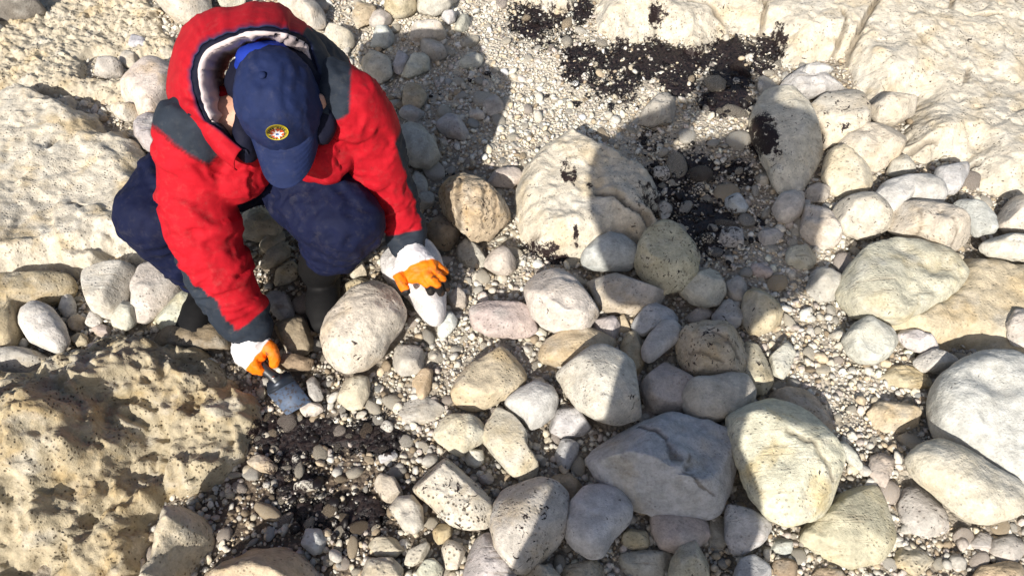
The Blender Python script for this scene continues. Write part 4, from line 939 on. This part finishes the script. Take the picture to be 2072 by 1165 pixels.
v2 = v + nn * (am * (1 - .7 * np.maximum(endR * isR, endL * isL)))[:, None] + nn * (.0015 * fbm(v * 14, 3) + .0028 * smooth(.55, 1.4, ridged(v * np.array([26, 15, 20]) + 5, 3)) * smooth(-.1, .4, perlin(v * 8)))[:, None]
q = P2(v)
# slate panels: sewn-in pieces, laid out on the cloth in 3-D
m_cuffR = smooth(tR - .038, tR - .034, pR + .012 * (q[:, 0] - 500) / 60) * isR; m_cuffL = smooth(tL - .036, tL - .032, pL) * isL
# outer seam panel along the underside of the right forearm (his outer side, image left)
cR = np.array([list(p) for p in armR]); side_ax = np.array([-1.0, -.10, -.25]); side_ax /= np.linalg.norm(side_ax)
ctr = v - (dR[:, None] * 0)
def closest(v, pts):
    pts = np.array([list(p) for p in pts]); best = np.full(len(v), 1e9); out = np.zeros_like(v)
    for a, b in zip(pts[:-1], pts[1:]):
        e = b - a; t = np.clip(((v - a) @ e) / (e @ e), 0, 1); c = a + t[:, None] * e; d = np.linalg.norm(v - c, axis=1); m = d < best; best[m] = d[m]; out[m] = c[m]
    return out
offR = v - closest(v, armR); offR /= np.maximum(np.linalg.norm(offR, axis=1), 1e-6)[:, None]
offL = v - closest(v, armL); offL /= np.maximum(np.linalg.norm(offL, axis=1), 1e-6)[:, None]
fr = pR / tR
lat = offR @ side_ax
m_outR = isR * smooth(.50, .52, fr) * smooth(0, .03, lat - (.98 - 1.02 * smooth(.48, .80, fr)))
sideL = np.array([1.0, .35, -.25]); sideL /= np.linalg.norm(sideL)
m_outL = isL * smooth(.25, .28, pL / tL) * smooth(.0, .03, offL @ sideL - .62)
# yoke over both shoulders
yk_r = smooth(0, .006, sdist(q, [(330,150),(290,245),(325,262),(345,283),(382,311),(424,336),(438,314),(452,293),(420,255),(400,225),(380,180)])/1000) * (v[:, 2] > .45)
yk_l = smooth(0, .006, sdist(q, [(600,60),(650,60),(705,90),(714,130),(712,190),(710,232),(675,250),(635,255),(605,210),(600,100)])/1000) * (v[:, 2] > .45)
line = lambda d: (1 - smooth(.0012, .003, np.abs(d))) * (v[:, 2] > .45) * .7
d_r = sdist(q, np.array([(330,150),(290,245),(325,262),(345,283),(382,311),(424,336),(438,314),(452,293),(420,255),(400,225),(380,180)])/1000*1000) / 1000
col = seam_col(RED, [(yk_r, SLATE), (yk_l, SLATE), (m_outR, SLATE), (m_outL, SLATE), (m_cuffR, SLATE), (m_cuffL, SLATE), (line(d_r), (.05, .008, .012))])
add('jacket', v2, f, CLOTH, colors=col)

# --- hood, standing open behind the neck: outer shell with rim, lining as its own piece
SEC = [  # outer base, crest, rim, lining, inner foot   (pixel, height)
 [(480,345,.55),(474,328,.60),(487,306,.61),(500,316,.59),(508,322,.54)],
 [(415,290,.58),(414,268,.635),(428,256,.65),(450,262,.62),(468,262,.55)],
 [(358,225,.60),(376,218,.67),(402,226,.685),(436,228,.66),(458,232,.57)],
 [(338,190,.60),(358,175,.68),(390,190,.70),(425,188,.68),(452,190,.59)],
 [(342,140,.59),(362,118,.71),(388,137,.74),(418,142,.72),(450,150,.60)],
 [(362,80,.58),(384,50,.73),(408,93,.77),(436,106,.75),(465,118,.62)],
 [(420,40,.58),(432,24,.75),(449,72,.79),(472,86,.77),(490,100,.63)],
 [(505,30,.58),(508,9,.75),(500,57,.80),(512,74,.78),(515,90,.64)],
 [(568,30,.58),(570,14,.73),(562,56,.79),(555,72,.77),(545,88,.64)],
 [(622,60,.59),(605,44,.71),(592,65,.765),(585,84,.75),(575,98,.63)],
 [(655,95,.60),(642,82,.68),(626,88,.715),(612,108,.70),(600,124,.60)],
 [(690,160,.60),(668,150,.66),(648,158,.68),(632,165,.66),(622,178,.58)],
 [(690,240,.58),(670,236,.63),(650,230,.64),(640,232,.60),(630,245,.54)]]
SEC = [[np.array(U(*p)) for p in s] for s in SEC]
def spline(A, per, closed=False):
    A = [np.array(a) for a in A]; n = len(A); out = []
    for i in range(n - 1):
        p0, p1, p2, p3 = A[max(i - 1, 0)], A[i], A[i + 1], A[min(i + 2, n - 1)]
        for k in range(per):
            t = k / per; out.append(.5 * ((2 * p1) + (-p0 + p2) * t + (2 * p0 - 5 * p1 + 4 * p2 - p3) * t * t + (-p0 + 3 * p1 - 3 * p2 + p3) * t ** 3))
    out.append(A[-1]); return np.array(out)
per_u, per_v = 8, 7
rows = spline([np.array(s).ravel() for s in SEC], per_u).reshape(-1, 5, 3)
G = np.array([spline(r, per_v) for r in rows])          # (nu, nv, 3)
nu, nv = G.shape[:2]
Nrm = np.cross(np.gradient(G, axis=1), np.gradient(G, axis=0)); Nrm /= np.linalg.norm(Nrm, axis=2)[..., None]
flat = G.reshape(-1, 3)
uu, vv = np.meshgrid(np.arange(nu) / per_u, np.arange(nv) / per_v, indexing='ij')
fold = ridged(np.column_stack([uu.ravel() * 1.3, vv.ravel() * .45, np.zeros(nu * nv) + 4]), 3)
amp = np.where(vv.ravel() < 1.8, .005, .006) * np.clip(vv.ravel() / .5, 0, 1)
Gd = (flat + Nrm.reshape(-1, 3) * ((fold - .4) * amp)[:, None]).reshape(nu, nv, 3)
def sheet(G_, i0, i1, thick=.0025):
    S = G_[:, i0:i1]; a, b = S.shape[:2]
    N = np.cross(np.gradient(S, axis=1), np.gradient(S, axis=0)); N /= np.maximum(np.linalg.norm(N, axis=2), 1e-9)[..., None]
    v = np.concatenate([(S + N * thick / 2).reshape(-1, 3), (S - N * thick / 2).reshape(-1, 3)])
    ix = np.arange(a * b).reshape(a, b); q1 = np.stack([ix[:-1, :-1], ix[1:, :-1], ix[1:, 1:], ix[:-1, 1:]], -1).reshape(-1, 4)
    q2 = q1[:, ::-1] + a * b
    edge = np.concatenate([ix[0, :], ix[1:, -1], ix[-1, -2::-1], ix[-2:0:-1, 0]]); nx = np.roll(edge, -1)
    q3 = np.stack([edge, nx, nx + a * b, edge + a * b], -1)
    return v, np.concatenate([q1, q2, q3])
jr = int(2.0 * per_v)
hv, hf = sheet(Gd, 0, jr + 2)
qh = P2(hv); nh = hv.shape[0] // 2
u2 = np.tile(np.repeat(np.arange(nu) / per_u, jr + 2), 2); v2_ = np.tile(np.tile(np.arange(jr + 2) / per_v, nu), 2)
hc = np.tile(np.array(RED), (len(hv), 1))
mm = smooth(9.35, 9.5, u2)[:, None]; hc = hc * (1 - mm) + np.array(SLATE) * mm
mm = smooth(1.95, 2.05, v2_)[:, None]; hc = hc * (1 - mm) + np.array(NAVY) * mm
hood = add('hood', hv, hf, CLOTH, colors=hc)
lv, lf = sheet(Gd - 0, jr + 3, nv)
ul = np.tile(np.repeat(np.arange(nu) / per_u, nv - jr - 3), 2)
lc = np.tile(np.array(MAUVE), (len(lv), 1)); mm = np.maximum(1 - smooth(1.25, 1.4, ul), smooth(10.3, 10.5, ul))[:, None]; lc = lc * (1 - mm) + np.array((.02, .022, .04)) * mm
add('lining', lv, lf, CLOTH, hood, colors=lc)
nv_, nf_ = sheet(Gd, jr + 1, jr + 5); nv_ = nv_ - .003 * np.array(list(Uh)); add('lining_band', nv_, nf_, INN, hood)
# the inner collar and sweater round the neck, the snaps on the hood edge
cv, cn, cf = fuse([tube([neck + Vector((0, .04, -.05)), HP(0, -.055, -.05)], [.105, .085], 20), ball(HP(.012, -.03, -.055), (.092, .090, .052), AX), ball(HP(.086, .035, -.062), (.028, .060, .045), AX), ball(HP(.035, -.062, -.035), (.088, .055, .050), AX), ball(HP(.066, -.078, -.03), (.045, .04, .05), AX), ball(HP(-.07, .0, -.06), (.035, .07, .04), AX)], .006, 4); cv = cv + cn * (.005 * ridged(cv * 18, 2))[:, None]
add('inner_collar', cv, cf, INN)
cv, cn, cf = fuse([ball(HP(.030, -.088, .000), (.058, .034, .056), AX), tube([HP(.02, -.085, -.01), neck + Vector((0, .07, -.05))], [.05, .06])], .005, 4); cv = cv + cn * (.006 * ridged(cv * 16, 2))[:, None]
add('sweater_hood', cv, cf, BLUE)
for (px, py, z) in ((382, 217, .668), (386, 230, .664)):
    v_, f_ = ball(U(px, py, z), (.006, .006, .0035)); o = add('snap', np.array(v_), np.array(f_), INN, hood)

# --- cap: crown, brim, button, eyelets, badge
v, f = ico(5); keep = v[:, 2] > -.12; idx = np.where(keep)[0]; mp = np.full(len(v), -1); mp[idx] = np.arange(len(idx)); f = f[keep[f].all(1)]; f = mp[f]; v = v[idx]
az = np.arctan2(v[:, 0], v[:, 1]); rad = np.sqrt(v[:, 0] ** 2 + v[:, 1] ** 2)
ex = .80
px_ = np.sign(v[:, 0]) * np.abs(v[:, 0]) ** 1.0 * .0785; py_ = v[:, 1] * .100
pz_ = np.sign(v[:, 2]) * np.abs(v[:, 2]) ** ex * .118
front = np.clip(v[:, 1], 0, 1); pz_ = pz_ + .004 * front * (v[:, 2] > .2)
seam = np.zeros(len(v))
for k in range(6):
    a0 = math.pi / 6 * 0 + k * math.pi / 3; dd = np.abs((az - a0 + math.pi) % (2 * math.pi) - math.pi) * rad
    seam = np.maximum(seam, np.exp(-(dd / .016) ** 2))
wr = .0045 * ridged(np.column_stack([v[:, 0] * 3.2, v[:, 1] * 1.2, v[:, 2] * 1.2 + 3]), 3) * (rad > .25) * (.4 + .6 * (v[:, 1] < .7)) - .0028 * seam
pp = np.column_stack([px_, py_, pz_]) + v * wr[:, None]
M = np.array([list(Rh), list(Fh), list(Uh)]); wv = pp @ M + np.array(brow)
inner = wv - (v @ M) * .004
e_f = np.concatenate([f, f[:, ::-1] + len(wv)])
cap = add('cap', np.concatenate([wv, inner]), e_f, CAPM)
nb = 31; rowsb = []
for i in range(nb):
    a = (i / (nb - 1) * 2 - 1) * R(82); r = []
    for j in range(30):
        t = j / 29; L = .074 * max(math.cos(a * 1.09), 0) ** .75
        x = math.sin(a) * (.0775 - .010 * t * abs(math.sin(a))); y = math.cos(a) * .0985 + L * t
        z = -.004 - .020 * (math.sin(a) ** 2) * (.3 + t) - .030 * t + .012 * t * (1 - t) + .0006 * math.cos(t * 2 * math.pi * 7)
        r.append(np.array(HP(x, y, z)))
    rowsb.append(r)
bv, bf = sheet(np.array(rowsb), 0, 30, .004); add('brim', bv, bf, CAPM, cap)
v_, f_ = ball(HP(0, 0, .1205), (.0075, .0075, .004), AX); add('button', np.array(v_), np.array(f_), CAPM, cap)
def on_cap(a, e):
    """a point on the crown: a across, e up the front"""
    d = np.array([math.sin(a) * math.cos(e), math.cos(a) * math.cos(e), math.sin(e)])
    return np.array([d[0] * .0785, d[1] * .100, d[2] ** ex * .118 + .004 * max(d[1], 0)]), d
def decal(name, ring, mat, lift, parent, centre=None):
    """a flat embroidered shape lying on the front of the crown; ring in metres round the badge centre"""
    c, d = on_cap(R(-9), R(24))
    n = np.array([d[0] / .0785, d[1] / .100, d[2] / .118]); n /= np.linalg.norm(n)
    upv = np.array([0, 0, 1.0]) - n * n[2]; upv /= np.linalg.norm(upv); rt = np.cross(upv, n) * -1
    if rt[0] < 0: rt = -rt
    P = []
    for (x, y) in ring:
        off = rt * x + upv * y; drop = (x / .0865) ** 2 * .040 + (y / .09) ** 2 * .035
        P.append(c + off + n * (lift + .0035 - drop))
    ctr = c + n * (lift + .0037)
    pts = np.array(P + [ctr]) ; base = pts - n * .0015
    k = len(P); fs = [(k, i, (i + 1) % k) for i in range(k)] + [(i, (i + 1) % k, k + 1 + (i + 1) % k) for i in range(k)] + [(i, k + 1 + (i + 1) % k, k + 1 + i) for i in range(k)]
    wv = np.concatenate([pts, base]) @ M + np.array(brow)
    return add(name, wv, np.array(fs), mat, parent)
circ = lambda r, n=36: [(r * math.cos(2 * math.pi * i / n), r * .92 * math.sin(2 * math.pi * i / n)) for i in range(n)]
YEL = plain('badge_yellow', (.72, .58, .03), .7); NVY = plain('badge_navy', (.012, .016, .05), .7); WHT = plain('badge_white', (.78, .76, .78), .7); ORG = plain('badge_orange', (.65, .10, .02), .7); BLU = plain('badge_blue', (.08, .16, .4), .7); OLV = plain('badge_olive', (.34, .27, .02), .7)
badge = decal('badge', circ(.0215), YEL, .0, cap)
decal('badge_ring', circ(.0195), OLV, .0006, badge)
decal('badge_field', circ(.0130), ORG, .0018, badge)
star = []
for i in range(16):
    r = (.0150 if i % 4 == 0 else .0112) if i % 2 == 0 else .0058; star.append((r * math.cos(i * math.pi / 8), r * math.sin(i * math.pi / 8)))
decal('star', star, WHT, .0026, badge); decal('star_centre', circ(.0032, 14), BLU, .0034, badge)
for k in range(20):                        # the stitched ring of small marks
    a = 2 * math.pi * k / 20 + .08; cx, cy = .0163 * math.cos(a), .0150 * math.sin(a); r = .0017
    decal('mark', [(cx + r * math.cos(a) * 1.1, cy + r * math.sin(a) * 1.1), (cx - r * .7 * math.sin(a), cy + r * .7 * math.cos(a)), (cx - r * math.cos(a), cy - r * math.sin(a)), (cx + r * .7 * math.sin(a), cy - r * .7 * math.cos(a))], NVY if k % 5 else YEL, .0012, badge)
# --- boots
for a, toe in ((ankR, Vector((-.02, -.15, -.07))), (ankL, Vector((.02, -.13, -.065)))):
    v, nn, f = fuse([tube([a * .5 + (kneeL if a is ankL else kneeR) * .5, a, a + Vector((0, .03, -.05))], [.066, .056, .046]), tube([a + Vector((0, .05, -.06)), a + toe * .5 + Vector((0, 0, -.02)), a + toe], [(.042, .036), (.048, .040), (.044, .030)], 18, 6, (0, 0, 1))], .005, 5)
    add('boot', v, f, BOOT)

# --- gloves: palm, five fingers, knitted cuff
WHT_G, ORG_G, BLK_G = (.74, .72, .74), (.86, .20, .008), (.014, .013, .014)
def glove(wrist, palm, fingers, thumb, edge_dir, edge_pt, tips=False, grey=None):
    sh = [tube(wrist, [.034, .036, .040][:len(wrist)], 18), tube(palm[0], palm[1], 18, 6, palm[2])]
    for pts, r in fingers + [thumb]: sh.append(tube(pts, [x * .88 for x in r], 14, 5))
    v, nn, f = fuse(sh, .0028, 4)
    e = np.array(edge_dir); e = e / np.linalg.norm(e)
    t = (v - np.array(edge_pt)) @ e + .006 * perlin(v * 40)
    m = smooth(-.0015, .0015, t)[:, None]
    col = np.array(WHT_G) * (1 - m) + np.array(ORG_G) * m
    if tips:
        for c, r in tips:
            k = (1 - smooth(r * .85, r, np.linalg.norm(v - np.array(c), axis=1) + .004 * perlin(v * 60)))[:, None]; col = col * (1 - k) + np.array(BLK_G) * k
    dirt = (smooth(.42, .62, fbm(v * 38 + 4, 4)) * .8 * (t > .004))[:, None]; col = col * (1 - dirt) + np.array((.05, .03, .02)) * dirt
    grime = (smooth(.1, .7, fbm(v * 22 + 9, 4)) * .22)[:, None]; col = col * (1 - grime) + np.array((.22, .18, .14)) * grime
    v = v + nn * (.0012 * fbm(v * 60, 2) + .0014 * smooth(.5, 1.3, ridged(v * 55, 2)))[:, None]
    add('glove', v, f, GLOVE, colors=col)
# image right: resting on the white stone
zt = .175
wl = [V(823, 488, .205), V(830, 508, .197), V(838, 524, .190)]
pl = ([V(836, 522, .188), V(846, 540, .185), V(853, 552, .182)], [(.040, .022), (.048, .022), (.045, .019)], V(846, 540, .9) - V(846, 540, .185))
fl = [([V(838, 548, .184), V(851, 562, .183), V(866, 577, .170), V(872, 590, .150)], [.0145, .0145, .0130, .0115]),
      ([V(852, 546, .186), V(868, 560, .186), V(886, 578, .170), V(893, 592, .148)], [.0145, .0145, .0130, .0115]),
      ([V(864, 540, .184), V(882, 553, .182), V(898, 570, .164), V(904, 583, .142)], [.0140, .0135, .0125, .0110]),
      ([V(872, 530, .180), V(888, 540, .176), V(902, 553, .158), V(906, 565, .140)], [.0125, .0120, .0110, .0100])]
tl = ([V(812, 532, .186), V(806, 553, .184), V(814, 573, .178), V(822, 589, .166)], [.020, .0175, .0150, .0125])
glove(wl, pl, fl, tl, V(862, 570, .18) - V(832, 500, .20), V(840, 544, .185), tips=[(V(873, 591, .150), .030), (V(895, 592, .148), .034), (V(906, 584, .142), .034), (V(908, 564, .140), .022), (V(824, 592, .163), .014)])
# image left: closed round the scraper handle
wr_ = [V(506, 660, .118), V(508, 674, .108), V(508, 688, .100)]
pr = ([V(506, 686, .100), V(506, 706, .090), V(508, 722, .080)], [(.040, .024), (.046, .026), (.040, .024)], V(506, 700, .9) - V(506, 700, .1))
fr_ = [([V(494, 716, .086), V(502, 736, .076), V(518, 748, .058), V(532, 742, .046)], [.0150, .0145, .0130, .0115]),
       ([V(486, 712, .080), V(494, 732, .066), V(512, 744, .046), V(528, 738, .034)], [.0145, .0140, .0125, .0110]),
       ([V(508, 720, .088), V(516, 738, .080), V(528, 750, .064), V(540, 746, .050)], [.0145, .0140, .0125, .0110]),
       ([V(482, 704, .074), V(488, 722, .058), V(504, 734, .040), V(520, 730, .030)], [.0130, .0120, .0110, .0100])]
tr_ = ([V(530, 690, .098), V(546, 704, .094), V(555, 722, .082), V(555, 736, .068)], [.020, .0185, .0165, .0140])
glove(wr_, pr, fr_, tr_, V(545, 730, .07) - V(492, 690, .10), V(520, 719, .088))

# ---------------------------------------------------------------- the scraper
sroot = empty('scraper', U(552, 760, .04).tolist()); tag(sroot, 'wide oil-smeared scraper with a blue-grey blade and dark handle held in the glove', 'scraper')
def tri(f):
    o = []
    for q in f:
        q = list(q); o += [(q[0], q[i], q[i + 1]) for i in range(1, len(q) - 1)]
    return np.array(o)
def adds(name, v, f, mat, parent=sroot):
    return link(name, mesh_np(name, np.array(v, float) - np.array(sroot.location), tri(f)), mat, parent)
HND = plain('dark_plastic', (.022, .026, .032), .4); STEEL = plain('blued_steel', (.085, .12, .19), .62, .0, .4, .95); FER = plain('dark_steel', (.03, .038, .055), .38, .5)
def box_from(q, n_, t):
    """a bevelled slab from a quadrilateral"""
    bm = bmesh.new(); a = [bm.verts.new(Vector(p)) for p in q]; b = [bm.verts.new(Vector(p) - n_ * t) for p in q]
    bm.faces.new(a); bm.faces.new(b[::-1])
    for i in range(4): bm.faces.new((a[i], b[i], b[(i + 1) % 4], a[(i + 1) % 4]))
    bmesh.ops.recalc_face_normals(bm, faces=bm.faces)
    bmesh.ops.bevel(bm, geom=list(bm.edges), offset=t * .3, segments=2, affect='EDGES')
    bmesh.ops.triangulate(bm, faces=bm.faces)
    bm.verts.index_update(); v = [x.co[:] for x in bm.verts]; f = [[w_.index for w_ in p.verts] for p in bm.faces]; bm.free(); return v, f
Zu = Vector((0, -.25, .97)).normalized()
qb = [V(541, 797, .035), V(594, 766, .045), V(630, 812, .022), V(580, 840, .012)]
v_, f_ = box_from(qb, Zu, .003); adds('blade', v_, f_, STEEL)
qf = [V(538, 770, .055), V(582, 748, .06), V(595, 768, .050), V(540, 799, .040)]
v_, f_ = box_from(qf, Zu, .014); adds('ferrule', v_, f_, FER)
v_, f_ = tube([V(505, 706, .075), V(528, 738, .065), V(548, 757, .055), V(562, 768, .047)], [(.014, .011), (.015, .012), (.013, .010), (.017, .009)], 14, 6, Zu); adds('handle', v_, f_, HND)
v_, f_ = ball(U(553, 764, .066), (.004, .004, .003)); adds('rivet', v_, f_, plain('bright_steel', (.6, .6, .62), .25, 1.0))

# ---------------------------------------------------------------- the photographer, standing just behind the camera
ph = empty('person', (-.12, -.35, 0)); tag(ph, 'standing person in dark clothes taking the picture, whose shadow falls across the pile', 'person')
PX, PY = -.05, -.45
def B_(x, y, z): return Vector((PX + x, PY + y, z))
phH = B_(-.02, .10, 1.60)
legs = [[B_(-.10, .0, .88), B_(-.17, .03, .48), B_(-.22, 0, .08)], [B_(.10, .0, .88), B_(.17, .03, .48), B_(.22, 0, .08)]]
armsP = [[Vector((-.25, -.42, 1.40)), Vector((-.31, -.16, 1.50)), Vector((-.20, -.11, 1.58)), Vector((-.105, -.075, 1.63))], [Vector((.15, -.42, 1.40)), Vector((.23, -.14, 1.55)), Vector((.17, -.11, 1.59)), Vector((.095, -.075, 1.63))]]
tors = [B_(0, 0, .90), B_(0, .02, 1.12), B_(0, .04, 1.32), B_(0, .05, 1.43)]
figure = [tube(tors, [(.15, .10), (.15, .10), (.17, .10), (.08, .07)], 20, 6, (1, 0, 0.01)), tube([B_(0, .05, 1.40), phH], [.055, .052]), ball(phH, (.078, .095, .115)), ball(phH + Vector((0, .05, -.06)), (.05, .05, .05)),
          tube([phH + Vector((0, .085, .0)), phH + Vector((0, .108, -.035))], [.009, .014], 10), ball(phH + Vector((.08, 0, -.01)), (.009, .02, .03)), ball(phH + Vector((-.08, 0, -.01)), (.009, .02, .03))]
for a in armsP:
    figure.append(tube(a, [.05, .044, .036, .028])); h = a[-1]
    figure.append(tube([h, h + Vector((0, .012, .05))], [(.030, .016), (.036, .016)], 12))
    for k in range(4): figure.append(tube([h + Vector((-.024 + .016 * k, .012, .05)), h + Vector((-.022 + .015 * k, .018, .085)), h + Vector((-.02 + .014 * k, .008, .11 - .006 * abs(k - 1)))], [.0095, .009, .0075], 10, 3))
    figure.append(tube([h + Vector((.03, .005, .02)), h + Vector((.05, .012, .05)), h + Vector((.045, .01, .08))], [.012, .011, .009], 10, 3))
for l in legs: figure.append(tube(l, [.085, .06, .045]))
def addp(name, sh, mat, vox=.010, it=5, fold=.006):
    v, nn, f = fuse(sh, vox, it); v = v + nn * (fold * ridged(v * 9, 3))[:, None]
    return link(name, mesh_np(name, v - np.array(ph.location), f), mat, ph)
addp('body', figure, SKIN, .007, 3, 0.0)
PARKA = cloth('dark_parka', (.02, .022, .028))
addp('shadow_fill_hood', [ball(phH + Vector((-.03, -.045, -.01)), (.150, .115, .150)), tube([phH + Vector((0, -.06, -.05)), B_(0, .0, 1.40)], [.14, .16])], PARKA, .010, 4)  # hood added and widened to fill the cast shadow between head and arms
addp('hair', [ball(phH + Vector((0, -.02, .03)), (.086, .095, .100))], HAIR, .008, 3)
addp('jacket', [tube([tors[0] + Vector((0, 0, -.05))] + tors[1:3] + [B_(0, .04, 1.42)], [(.21, .15), (.19, .14), (.215, .14), (.11, .09)], 22, 6, (1, 0, 0.01)), tube([armsP[0][0], armsP[1][0]], [.095, .095]), tube([armsP[0][0] + Vector((.07, .05, .02)), armsP[0][1] + Vector((.10, -.02, 0))], [.09, .06]), tube([armsP[1][0] + Vector((-.06, .05, .02)), armsP[1][1] + Vector((-.09, -.02, 0))], [.09, .06])] + [tube(a[:3] + [a[2].lerp(a[3], .7)], [.085, .074, .056, .042]) for a in armsP], PARKA)  # extra bulk inside each elbow, added to fill out the cast shadow
addp('trousers', [tube([B_(-.08, 0, .88), B_(.08, 0, .88)], [.15, .15])] + [tube(l, [.125, .105, .085]) for l in legs], cloth('dark_trousers', (.02, .02, .025)))
for l in legs: addp('boot', [tube([l[2] + Vector((0, -.05, -.02)), l[2] + Vector((0, .06, -.02)), l[2] + Vector((0, .17, -.035))], [(.05, .05), (.05, .045), (.045, .03)], 16, 5, (0, 0, 1)), tube([l[2], l[2] + Vector((0, 0, .12))], [.058, .06])], BOOT, .008, 3, 0)
tel = empty('phone', (0.0, -.012, HC)); tag(tel, 'dark phone held up in both hands by the standing person', 'phone'); tel.rotation_euler = cam.rotation_euler
v_, f_ = box_from([Vector((-.080, -.055, .012)), Vector((.080, -.055, .012)), Vector((.080, .025, .012)), Vector((-.080, .025, .012))], Vector((0, 0, -1)), .008)
link('case', mesh_np('case', np.array(v_), np.array(f_)), HND, tel)
